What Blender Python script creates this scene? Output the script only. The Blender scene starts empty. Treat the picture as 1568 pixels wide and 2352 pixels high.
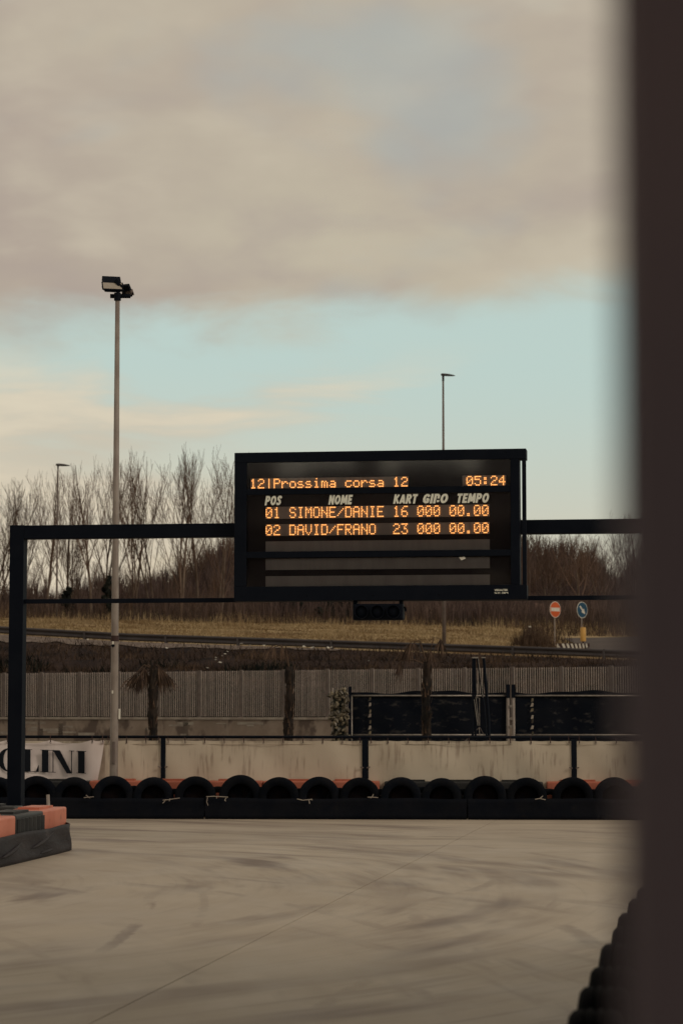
import bpy, bmesh, math, random
from mathutils import Vector, Matrix, Euler
R = math.radians
random.seed(7)
scene = bpy.context.scene
col = scene.collection

# ------------------------------------------------------------------ camera
CAM = Vector((0.0, 0.0, 1.6))
FPX, CX, CY, HOR = 5553.0, 784.0, 1176.0, 1640.0     # measured on a 1568 x 2352 view of the photograph
PITCH = math.atan((HOR - CY) / FPX)
cd = bpy.data.cameras.new('camera')
cam = bpy.data.objects.new('camera', cd)
col.objects.link(cam)
cam.location = CAM
cam.rotation_euler = (R(90) + PITCH, 0, 0)
cd.sensor_width = 36.0
cd.lens = 85.0
cd.clip_start = 0.05
cd.clip_end = 6000
cd.dof.use_dof = True
cd.dof.focus_distance = 32.0
cd.dof.aperture_fstop = 4.0
scene.camera = cam

# ------------------------------------------------------------------ sky and sun
SUN_EL, SUN_AZ = R(32), R(128)        # azimuth clockwise from +Y: behind the camera, to the right
world = bpy.data.worlds.new('World')
scene.world = world
world.use_nodes = True
wn, wl = world.node_tree.nodes, world.node_tree.links
wn.clear()
def W(kind, **kw):
    n = wn.new(kind)
    for k, v in kw.items():
        setattr(n, k, v)
    return n
def wmath(op, a, b=None, c=None, clamp=False):
    n = W('ShaderNodeMath', operation=op, use_clamp=clamp)
    for i, s in enumerate((a, b, c)):
        if s is None: continue
        if isinstance(s, (int, float)): n.inputs[i].default_value = s
        else: wl.new(s, n.inputs[i])
    return n.outputs[0]
def wmix(f, a, b):
    n = W('ShaderNodeMix', data_type='RGBA')
    for i, s in ((0, f), (6, a), (7, b)):
        if isinstance(s, (int, float)): n.inputs[i].default_value = s
        elif isinstance(s, tuple): n.inputs[i].default_value = (*s, 1)
        else: wl.new(s, n.inputs[i])
    return n.outputs[2]
def wramp(v, a, b):
    n = W('ShaderNodeMapRange', interpolation_type='SMOOTHSTEP')
    wl.new(v, n.inputs[0]); n.inputs[1].default_value = a; n.inputs[2].default_value = b
    return n.outputs[0]
HOLE = (4.4, 1.4, 0)
tc = W('ShaderNodeTexCoord')
sep = W('ShaderNodeSeparateXYZ'); wl.new(tc.outputs['Generated'], sep.inputs[0])
sx, sy, sz = sep.outputs
zc = wmath('MAXIMUM', sz, 0.0)
den = wmath('ADD', zc, 0.30)
comb = W('ShaderNodeCombineXYZ')
wl.new(wmath('DIVIDE', sx, den), comb.inputs[0]); wl.new(wmath('DIVIDE', sy, den), comb.inputs[1])
def wnoise(scale, detail, rough, off, dist=0.0, stretch=(1, 1, 1)):
    m = W('ShaderNodeMapping'); wl.new(comb.outputs[0], m.inputs[0])
    m.inputs['Location'].default_value = off; m.inputs['Scale'].default_value = stretch
    n = W('ShaderNodeTexNoise'); wl.new(m.outputs[0], n.inputs['Vector'])
    n.inputs['Scale'].default_value = scale; n.inputs['Detail'].default_value = detail
    n.inputs['Roughness'].default_value = rough; n.inputs['Distortion'].default_value = dist
    return n.outputs[0]
sky = W('ShaderNodeTexSky', sky_type='NISHITA')
sky.sun_disc = False
sky.sun_elevation = SUN_EL
sky.sun_rotation = SUN_AZ
sky.air_density = 1.0; sky.dust_density = 2.0; sky.ozone_density = 2.5
clear = W('ShaderNodeMix', data_type='RGBA', blend_type='MULTIPLY'); clear.inputs[0].default_value = 1
wl.new(sky.outputs[0], clear.inputs[6]); clear.inputs[7].default_value = (0.10, 0.095, 0.08, 1)
# pale haze over the clear air, warmer towards the horizon
haze_t = wramp(zc, 0.03, 0.150)
haze_c = wmix(haze_t, (0.69, 0.60, 0.455), (0.545, 0.675, 0.62))
side = wramp(sx, -0.16, 0.10)
haze_c = wmix(wmath('MULTIPLY', wmath('SUBTRACT', 1.0, side), wmath('SUBTRACT', 1.0, haze_t)), haze_c, (0.78, 0.61, 0.41))
clear_c = wmix(0.86, clear.outputs[2], haze_c)
# soft low clouds in the clear air, thicker to the left
n_low = wnoise(4.6, 5, 0.52, (3.7, 1.2, 0), 0.5, (0.8, 1.7, 1))
n_low2 = wnoise(2.2, 3, 0.5, (6.1, 0.4, 0), 0.3, (1.0, 1.6, 1))
low_v = wmath('ADD', wmath('ADD', wmath('MULTIPLY', n_low, 0.55), wmath('MULTIPLY', n_low2, 0.45)), wmath('MULTIPLY', sx, -0.85))
low_m = wmath('MULTIPLY', wramp(low_v, 0.47, 0.63), wramp(zc, 0.160, 0.128))
low_c = wmix(wramp(n_low, 0.36, 0.66), (0.57, 0.505, 0.40), (0.72, 0.63, 0.48))
clear_c = wmix(wmath('MULTIPLY', low_m, 0.88), clear_c, low_c)
# the cloud deck, its edge a little above the horizon
n_edge = wnoise(5.5, 5, 0.55, (0.3, 5.1, 0), 0.3)
n_big = wnoise(2.4, 3, 0.5, (8.2, 2.4, 0), 0.5)
n_mid = wnoise(7.0, 4, 0.5, (1.7, 9.3, 0), 0.15)
n_hole = wnoise(4.6, 3, 0.5, HOLE, 0.2)
deck_e = wmath('ADD', wmath('ADD', zc, wmath('MULTIPLY', wmath('SUBTRACT', n_edge, 0.5), 0.050)), wmath('MULTIPLY', sx, -0.075))
deck = wramp(deck_e, 0.153, 0.178)
c_a = wmix(wramp(n_big, 0.32, 0.68), (0.435, 0.365, 0.305), (0.525, 0.468, 0.36))
c_b = wmix(wmath('MULTIPLY', wramp(n_mid, 0.46, 0.74), 0.66), c_a, (0.575, 0.51, 0.398))
c_b = wmix(wmath('MULTIPLY', wramp(n_mid, 0.52, 0.28), 0.55), c_b, (0.405, 0.342, 0.302))
c_b = wmix(wmath('MULTIPLY', wramp(n_hole, 0.51, 0.74), 0.62), c_b, (0.385, 0.43, 0.425))
sky_c = wmix(deck, clear_c, c_b)
bg = W('ShaderNodeBackground'); wl.new(sky_c, bg.inputs[0]); bg.inputs[1].default_value = 1.0
wo = W('ShaderNodeOutputWorld'); wl.new(bg.outputs[0], wo.inputs[0])

sl = bpy.data.lights.new('sun', 'SUN')
sun = bpy.data.objects.new('sun', sl); col.objects.link(sun)
sl.energy = 0.9; sl.angle = R(14); sl.color = (1.0, 0.84, 0.70)
sd = Vector((math.sin(SUN_AZ) * math.cos(SUN_EL), math.cos(SUN_AZ) * math.cos(SUN_EL), math.sin(SUN_EL)))
sun.rotation_euler = sd.to_track_quat('Z', 'Y').to_euler()

vs = scene.view_settings
vs.view_transform = 'Standard'; vs.look = 'None'; vs.exposure = 0.0; vs.gamma = 1.0
vs.use_curve_mapping = False
scene.cycles.max_bounces = 6
scene.cycles.use_denoising = True

# ------------------------------------------------------------------ layout helper: a measured point to a place at depth Y
def P(px, py, Y):
    u, v = (px - CX) / FPX, (CY - py) / FPX
    c, s = math.cos(PITCH), math.sin(PITCH)
    d = Vector((u, c - v * s, s + v * c))
    return CAM + d * (Y / d.y)
def X(px, Y): return P(px, HOR, Y).x
def lerp(a, b, t): return a + (b - a) * t
def interp(x, pts):
    if x <= pts[0][0]: return pts[0][1]
    for (x0, y0), (x1, y1) in zip(pts, pts[1:]):
        if x <= x1: return y0 + (y1 - y0) * (x - x0) / (x1 - x0)
    return pts[-1][1]

# ------------------------------------------------------------------ mesh helpers
class MB:
    def __init__(s): s.v, s.f, s.m = [], [], []
    def add(s, vs, fs, mi=0):
        o = len(s.v); s.v += [tuple(p) for p in vs]
        s.f += [tuple(i + o for i in f) for f in fs]; s.m += [mi] * len(fs); return s
    def box(s, c, d, rot=None, mi=0):
        x, y, z = d[0] / 2, d[1] / 2, d[2] / 2
        vs = [Vector((a * x, b * y, e * z)) for a in (-1, 1) for b in (-1, 1) for e in (-1, 1)]
        if rot is not None: vs = [rot @ p for p in vs]
        vs = [p + Vector(c) for p in vs]
        return s.add(vs, [(0, 1, 3, 2), (4, 6, 7, 5), (0, 4, 5, 1), (2, 3, 7, 6), (0, 2, 6, 4), (1, 5, 7, 3)], mi)
    def span(s, a, b, mi=0):
        return s.box([(a[i] + b[i]) / 2 for i in range(3)], [abs(b[i] - a[i]) for i in range(3)], None, mi)
    def tube(s, pts, rad, n=8, cap=True, mi=0):
        pts = [Vector(p) for p in pts]
        if isinstance(rad, (int, float)): rad = [rad] * len(pts)
        vs, fs = [], []
        prev = None
        for i, p in enumerate(pts):
            t = (pts[min(i + 1, len(pts) - 1)] - pts[max(i - 1, 0)])
            t = t.normalized() if t.length > 1e-9 else Vector((0, 0, 1))
            if prev is None:
                a = t.cross(Vector((0, 0, 1)))
                if a.length < 1e-3: a = Vector((1, 0, 0))
                a.normalize()
            else:
                a = (prev - t * prev.dot(t)).normalized()
            prev = a
            b = t.cross(a)
            for k in range(n):
                g = 2 * math.pi * k / n
                vs.append(p + (a * math.cos(g) + b * math.sin(g)) * rad[i])
        for i in range(len(pts) - 1):
            for k in range(n):
                k2 = (k + 1) % n
                fs.append((i * n + k, i * n + k2, (i + 1) * n + k2, (i + 1) * n + k))
        if cap:
            fs.append(tuple(reversed(range(n)))); fs.append(tuple(range((len(pts) - 1) * n, len(pts) * n)))
        return s.add(vs, fs, mi)
    def lathe(s, prof, n=24, mat=None, closed=False, mi=0):
        vs, fs = [], []
        m = len(prof)
        for k in range(n):
            g = 2 * math.pi * k / n
            for r, z in prof:
                p = Vector((r * math.cos(g), r * math.sin(g), z))
                vs.append(mat @ p if mat is not None else p)
        for k in range(n):
            k2 = (k + 1) % n
            for j in range(m if closed else m - 1):
                j2 = (j + 1) % m
                fs.append((k * m + j, k2 * m + j, k2 * m + j2, k * m + j2))
        return s.add(vs, fs, mi)
    def poly(s, pts2, place, th=0.0, mi=0):
        """flat outline (list of 2D) mapped by place(u, v, w); w = thickness direction"""
        n = len(pts2)
        if th == 0:
            return s.add([place(u, v, 0) for u, v in pts2], [tuple(range(n))], mi)
        vs = [place(u, v, 0) for u, v in pts2] + [place(u, v, th) for u, v in pts2]
        fs = [tuple(range(n)), tuple(reversed(range(n, 2 * n)))]
        fs += [(i, (i + 1) % n, n + (i + 1) % n, n + i) for i in range(n)]
        return s.add(vs, fs, mi)
    def mesh(s, name, mats, smooth=False):
        me = bpy.data.meshes.new(name)
        me.from_pydata(s.v, [], s.f)
        for m in (mats if isinstance(mats, (list, tuple)) else [mats]): me.materials.append(m)
        if any(s.m): me.polygons.foreach_set('material_index', s.m)
        if smooth: me.polygons.foreach_set('use_smooth', [True] * len(me.polygons))
        me.update()
        return me
    def build(s, name, mats, parent=None, smooth=False, bevel=0.0, recalc=True, auto=None):
        me = s.mesh(name, mats, smooth)
        if recalc or bevel:
            bm = bmesh.new(); bm.from_mesh(me)
            if recalc: bmesh.ops.recalc_face_normals(bm, faces=bm.faces)
            if bevel:
                bmesh.ops.bevel(bm, geom=[e for e in bm.edges if len(e.link_faces) == 2 and e.calc_face_angle(0) > 0.6], offset=bevel, segments=2, affect='EDGES', profile=0.5, clamp_overlap=True)
            bm.to_mesh(me); bm.free()
        if auto: 
            me.polygons.foreach_set('use_smooth', [True] * len(me.polygons))
            me.set_sharp_from_angle(angle=R(auto))
        return link(name, me, parent)
def link(name, me, parent=None, loc=None, rot=None, scale=None):
    o = bpy.data.objects.new(name, me)
    col.objects.link(o)
    if parent is not None: o.parent = parent
    if loc is not None: o.location = loc
    if rot is not None: o.rotation_euler = rot
    if scale is not None: o.scale = scale
    return o
def thing(name, label, cat, loc=(0, 0, 0), rz=0.0, group=None):
    o = link(name, None, None, loc, (0, 0, rz))
    return tag(o, label, cat, group)
def tag(o, label, cat, group=None):
    o['label'] = label; o['category'] = cat
    if group: o['group'] = group
    return o
def struct(o): o['kind'] = 'structure'; return o
def stuff(o): o['kind'] = 'stuff'; return o
def wpos(o, p):  # world point in a thing's own frame (things are only rotated about z)
    return Matrix.Rotation(-o.rotation_euler.z, 3, 'Z') @ (Vector(p) - o.location)

# ------------------------------------------------------------------ materials
def M(name, c1, c2=None, scale=4.0, rough=0.6, spec=0.3, bump=0.0, bscale=None, stretch=(1, 1, 1), detail=4, lo=0.35, hi=0.65, metal=0.0, c3=None, s3=1.0, lo3=0.5, hi3=0.7, rnd=0.0, island=0.0, coord='Object', trans=0.0):
    m = bpy.data.materials.new(name); m.use_nodes = True
    nt = m.node_tree; N, L = nt.nodes, nt.links
    b = N['Principled BSDF']
    b.inputs['Roughness'].default_value = rough; b.inputs['Specular IOR Level'].default_value = spec
    b.inputs['Metallic'].default_value = metal
    b.inputs['Base Color'].default_value = (*c1, 1)
    t = N.new('ShaderNodeTexCoord'); mp = N.new('ShaderNodeMapping'); L.new(t.outputs[coord], mp.inputs[0])
    mp.inputs['Scale'].default_value = stretch
    oi = N.new('ShaderNodeObjectInfo')
    mul = N.new('ShaderNodeMath'); mul.operation = 'MULTIPLY'; mul.inputs[1].default_value = 37.0; L.new(oi.outputs['Random'], mul.inputs[0])
    L.new(mul.outputs[0], mp.inputs['Location'])
    out = None
    def noise(sc, det=detail, dist=0.2):
        n = N.new('ShaderNodeTexNoise'); n.inputs['Scale'].default_value = sc; n.inputs['Detail'].default_value = det
        n.inputs['Roughness'].default_value = 0.6; n.inputs['Distortion'].default_value = dist
        L.new(mp.outputs[0], n.inputs['Vector']); return n.outputs[0]
    def rng(v, a, bb):
        r = N.new('ShaderNodeMapRange'); r.interpolation_type = 'SMOOTHSTEP'; L.new(v, r.inputs[0]); r.inputs[1].default_value = a; r.inputs[2].default_value = bb; return r.outputs[0]
    def mix(f, a, bb, bt='MIX'):
        x = N.new('ShaderNodeMix'); x.data_type = 'RGBA'; x.blend_type = bt
        for i, s in ((0, f), (6, a), (7, bb)):
            if isinstance(s, (int, float)): x.inputs[i].default_value = s
            elif isinstance(s, tuple): x.inputs[i].default_value = (*s, 1)
            else: L.new(s, x.inputs[i])
        return x.outputs[2]
    if c2 is not None: out = mix(rng(noise(scale), lo, hi), c1, c2)
    if c3 is not None: out = mix(rng(noise(s3), lo3, hi3), out if out is not None else c1, c3)
    if rnd or island:
        src = oi.outputs['Random'] if rnd else None
        if island:
            g = N.new('ShaderNodeNewGeometry'); src = g.outputs['Random Per Island']
        amt = rnd or island
        r = N.new('ShaderNodeMapRange'); L.new(src, r.inputs[0]); r.inputs[3].default_value = 1 - amt; r.inputs[4].default_value = 1 + amt
        h = N.new('ShaderNodeHueSaturation'); L.new(r.outputs[0], h.inputs['Value'])
        if out is None: h.inputs['Color'].default_value = (*c1, 1)
        else: L.new(out, h.inputs['Color'])
        out = h.outputs[0]
    if out is not None: L.new(out, b.inputs['Base Color'])
    if bump:
        bp = N.new('ShaderNodeBump'); bp.inputs['Strength'].default_value = bump; bp.inputs['Distance'].default_value = 0.02
        L.new(noise(bscale or scale * 6, 5), bp.inputs['Height']); L.new(bp.outputs[0], b.inputs['Normal'])
    return m
def emit(name, c, s=1.0):
    m = bpy.data.materials.new(name); m.use_nodes = True
    b = m.node_tree.nodes['Principled BSDF']
    b.inputs['Base Color'].default_value = (0.02, 0.01, 0.005, 1)
    b.inputs['Emission Color'].default_value = (*c, 1); b.inputs['Emission Strength'].default_value = s
    return m

mat = {}
mat['steel'] = M('black painted steel', (0.0038, 0.0060, 0.0115), (0.0055, 0.0078, 0.0135), 3, 0.6, 0.07, 0.06, 60)
mat['rubber'] = M('black rubber', (0.0042, 0.0058, 0.0095), (0.0080, 0.0088, 0.0115), 7, 0.85, 0.05, 0.25, 40, rnd=0.2)
mat['belt'] = M('scuffed rubber belt', (0.0042, 0.0058, 0.0100), (0.0070, 0.0080, 0.0115), 3, 0.75, 0.06, 0.4, 20, c3=(0.013, 0.0125, 0.014), s3=5, lo3=0.6, hi3=0.8)
mat['belt2'] = M('worn rubber belt', (0.018, 0.0155, 0.019), (0.030, 0.026, 0.029), 2.2, 0.62, 0.2, 0.5, 9, (0.6, 0.6, 2.2), c3=(0.075, 0.062, 0.058), s3=3.5, lo3=0.60, hi3=0.82)
mat['orange'] = M('orange plastic', (0.34, 0.100, 0.058), (0.42, 0.135, 0.085), 2.0, 0.5, 0.3, 0.1, 30, c3=(0.33, 0.10, 0.06), s3=5, rnd=0.10)
mat['orange2'] = M('faded orange plastic', (0.46, 0.145, 0.090), (0.53, 0.185, 0.120), 2.0, 0.48, 0.3, 0.1, 30, rnd=0.06, c3=(0.20, 0.075, 0.055), s3=4.5, lo3=0.58, hi3=0.78)
mat['blockblack'] = M('black plastic', (0.018, 0.019, 0.020), (0.030, 0.030, 0.030), 3, 0.5, 0.25, 0.1, 30)
mat['galv'] = M('galvanised steel', (0.20, 0.165, 0.145), (0.27, 0.235, 0.205), 5, 0.5, 0.35, 0.1, 40, (1, 1, 0.5))
mat['galvd'] = M('dull galvanised steel', (0.12, 0.095, 0.085), (0.16, 0.13, 0.115), 3, 0.6, 0.3)
mat['pipe'] = M('bright steel pipe', (0.30, 0.27, 0.235), (0.19, 0.165, 0.145), 8, 0.35, 0.5, metal=0.3)
mat['bark'] = M('grey brown bark', (0.085, 0.058, 0.044), (0.15, 0.115, 0.09), 1.2, 0.9, 0.1, rnd=0.15)
mat['twig'] = M('brown twigs', (0.10, 0.064, 0.048), (0.14, 0.092, 0.070), 0.8, 0.9, 0.1, rnd=0.2)
mat['thicket'] = M('bare brown thicket', (0.075, 0.053, 0.050), (0.110, 0.078, 0.066), 0.12, 0.95, 0.05, island=0.5, c3=(0.12, 0.074, 0.048), s3=0.07, lo3=0.55, hi3=0.7)
mat['hill'] = M('leaf littered hillside', (0.050, 0.036, 0.036), (0.070, 0.050, 0.046), 0.3, 1.0, 0.0)
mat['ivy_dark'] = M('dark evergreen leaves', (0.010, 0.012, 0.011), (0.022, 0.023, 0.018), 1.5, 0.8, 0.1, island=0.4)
mat['grass'] = M('dry grass blades', (0.30, 0.225, 0.13), (0.37, 0.285, 0.17), 0.25, 0.95, 0.05, island=0.25, c3=(0.16, 0.10, 0.055), s3=0.16, lo3=0.52, hi3=0.66)
mat['field'] = M('dry meadow', (0.29, 0.218, 0.125), (0.36, 0.275, 0.16), 0.35, 1.0, 0.0, c3=(0.15, 0.095, 0.052), s3=0.16, lo3=0.52, hi3=0.66)
mat['brush'] = M('dead brown brush', (0.060, 0.042, 0.034), (0.105, 0.070, 0.048), 0.5, 0.95, 0.05, island=0.5, c3=(0.030, 0.026, 0.026), s3=0.45, lo3=0.52, hi3=0.66)
mat['bank'] = M('earth bank', (0.036, 0.028, 0.027), (0.056, 0.041, 0.036), 0.6, 1.0, 0.0, 0.5, 4, c3=(0.026, 0.023, 0.024), s3=0.45, lo3=0.5, hi3=0.64)
mat['gravel'] = M('gravel shoulder', (0.13, 0.105, 0.092), (0.20, 0.165, 0.145), 3, 1.0, 0.0, 0.4, 14)
mat['asphalt'] = M('asphalt', (0.075, 0.062, 0.058), (0.105, 0.088, 0.080), 0.8, 0.9, 0.1)
mat['ground'] = M('bare ground', (0.10, 0.083, 0.068), (0.15, 0.125, 0.10), 0.5, 0.95, 0.1)
mat['rail'] = M('weathered guard rail', (0.036, 0.031, 0.034), (0.050, 0.043, 0.044), 1.0, 0.5, 0.3)
mat['white'] = M('white paint', (0.62, 0.60, 0.53), (0.52, 0.49, 0.42), 6, 0.5, 0.3)
mat['plastic_white'] = M('white plastic', (0.66, 0.64, 0.56), None, rough=0.5)
mat['red'] = M('sign red', (0.58, 0.105, 0.020), (0.50, 0.085, 0.02), 2, 0.45, 0.3)
mat['blue'] = M('sign blue', (0.003, 0.052, 0.105), (0.004, 0.045, 0.09), 2, 0.45, 0.3)
mat['yellow'] = M('yellow plastic', (0.62, 0.36, 0.10), (0.54, 0.30, 0.08), 3, 0.45, 0.3)
mat['maroon'] = M('dark paint', (0.040, 0.022, 0.022), (0.06, 0.035, 0.03), 4, 0.6, 0.2)
mat['wallpale'] = M('hut wall', (0.07, 0.05, 0.042), (0.10, 0.07, 0.06), 2, 0.9, 0.1)
mat['roof'] = M('hut roof', (0.10, 0.062, 0.05), (0.13, 0.085, 0.07), 2, 0.9, 0.1)
mat['husk'] = M('palm husk', (0.014, 0.013, 0.013), (0.038, 0.028, 0.022), 9, 0.9, 0.1, 0.6, 30, (1, 1, 0.25), c3=(0.12, 0.085, 0.055), s3=7, lo3=0.66, hi3=0.80)
mat['frond'] = M('dead palm frond', (0.040, 0.027, 0.022), (0.11, 0.072, 0.050), 3, 0.85, 0.15, island=0.6)
mat['leaf'] = M('ivy leaf', (0.045, 0.038, 0.026), (0.17, 0.14, 0.092), 8, 0.4, 0.4, rnd=0.6)
mat['net'] = M('black shade net', (0.0042, 0.0060, 0.0105), (0.0065, 0.0080, 0.0120), 2, 0.85, 0.06, 0.4, 12, c3=(0.038, 0.036, 0.036), s3=5, lo3=0.55, hi3=0.72, stretch=(0.8,1,1.6))
mat['pillar'] = M('dark brown painted pillar', (0.34, 0.265, 0.30), (0.27, 0.222, 0.265), 2.0, 0.7, 0.15)
mat['ink'] = M('banner ink', (0.006, 0.0085, 0.014), None, rough=0.6, spec=0.15)
mat['led_strip'] = M('unlit display strip', (0.42, 0.385, 0.385), (0.48, 0.44, 0.435), 9, 0.7, 0.1, stretch=(1, 1, 0.1))
mat['cabinet'] = M('display interior', (0.030, 0.026, 0.034), (0.046, 0.040, 0.048), 2, 0.8, 0.1)
mat['sticker'] = M('pale lettering', (0.80, 0.81, 0.70), None, rough=0.6)
mat['led'] = emit('lit led', (1.0, 0.27, 0.035), 1.35)
mat['ledc'] = emit('lit led centre', (1.0, 0.52, 0.17), 2.3)
mat['lampglass'] = M('floodlight glass', (0.30, 0.26, 0.215), (0.34, 0.30, 0.25), 4, 0.25, 0.5)
mat['dirtywall'] = M('stained concrete wall', (0.23, 0.18, 0.145), (0.31, 0.25, 0.205), 1.1, 0.9, 0.1, 0.2, 10, (1, 1, 0.8), c3=(0.125, 0.095, 0.080), s3=0.9, lo3=0.50, hi3=0.62)
mat['wallstain'] = M('damp stained render', (0.10, 0.078, 0.066), (0.15, 0.12, 0.10), 2, 0.9, 0.1)
mat['coping'] = M('pale coping', (0.36, 0.32, 0.27), (0.25, 0.21, 0.18), 2, 0.85, 0.1)

def banner_mat(name, base, stain, amt):
    m = bpy.data.materials.new(name); m.use_nodes = True
    N, L = m.node_tree.nodes, m.node_tree.links
    b = N['Principled BSDF']; b.inputs['Roughness'].default_value = 0.6; b.inputs['Specular IOR Level'].default_value = 0.2
    t = N.new('ShaderNodeTexCoord')
    oi = N.new('ShaderNodeObjectInfo')
    def noise(stretch, sc, det=4):
        mp = N.new('ShaderNodeMapping'); L.new(t.outputs['Object'], mp.inputs[0]); mp.inputs['Scale'].default_value = stretch
        L.new(oi.outputs['Random'], mp.inputs['Location'])
        n = N.new('ShaderNodeTexNoise'); n.inputs['Scale'].default_value = sc; n.inputs['Detail'].default_value = det; L.new(mp.outputs[0], n.inputs['Vector']); return n.outputs[0]
    def rng(v, a, c, d=0.0, e=1.0):
        r = N.new('ShaderNodeMapRange'); r.interpolation_type = 'SMOOTHSTEP'; L.new(v, r.inputs[0])
        for i, q in ((1, a), (2, c), (3, d), (4, e)): r.inputs[i].default_value = q
        return r.outputs[0]
    mul = N.new('ShaderNodeMath'); mul.operation = 'MULTIPLY'
    L.new(rng(noise((9, 9, 0.9), 2.2, 3), 0.48, 0.66, 0, amt), mul.inputs[0]); L.new(rng(noise((1, 1, 1.4), 1.6, 3), 0.42, 0.6), mul.inputs[1])
    mx = N.new('ShaderNodeMix'); mx.data_type = 'RGBA'; L.new(mul.outputs[0], mx.inputs[0]); mx.inputs[6].default_value = (*base, 1); mx.inputs[7].default_value = (*stain, 1)
    mx2 = N.new('ShaderNodeMix'); mx2.data_type = 'RGBA'; mx2.blend_type = 'MULTIPLY'; L.new(rng(noise((1, 1, 1), 1.1, 4), 0.35, 0.7, 0.0, 0.8), mx2.inputs[0])
    L.new(mx.outputs[2], mx2.inputs[6]); mx2.inputs[7].default_value = (0.84, 0.82, 0.79, 1)
    L.new(mx2.outputs[2], b.inputs['Base Color'])
    return m
mat['tarp'] = banner_mat('weathered tarpaulin', (0.55, 0.485, 0.39), (0.25, 0.185, 0.145), 0.6)
mat['banner'] = banner_mat('white banner cloth', (0.74, 0.665, 0.645), (0.60, 0.52, 0.50), 0.3)

def pane_mat():
    m = bpy.data.materials.new('display window pane'); m.use_nodes = True
    N, L = m.node_tree.nodes, m.node_tree.links; N.clear()
    tr = N.new('ShaderNodeBsdfTransparent'); gl = N.new('ShaderNodeBsdfGlossy'); gl.inputs['Roughness'].default_value = 0.06
    fr = N.new('ShaderNodeFresnel'); fr.inputs[0].default_value = 1.8
    mx = N.new('ShaderNodeMixShader'); L.new(fr.outputs[0], mx.inputs[0]); L.new(tr.outputs[0], mx.inputs[1]); L.new(gl.outputs[0], mx.inputs[2])
    o = N.new('ShaderNodeOutputMaterial'); L.new(mx.outputs[0], o.inputs[0]); return m
mat['pane'] = pane_mat()

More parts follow.
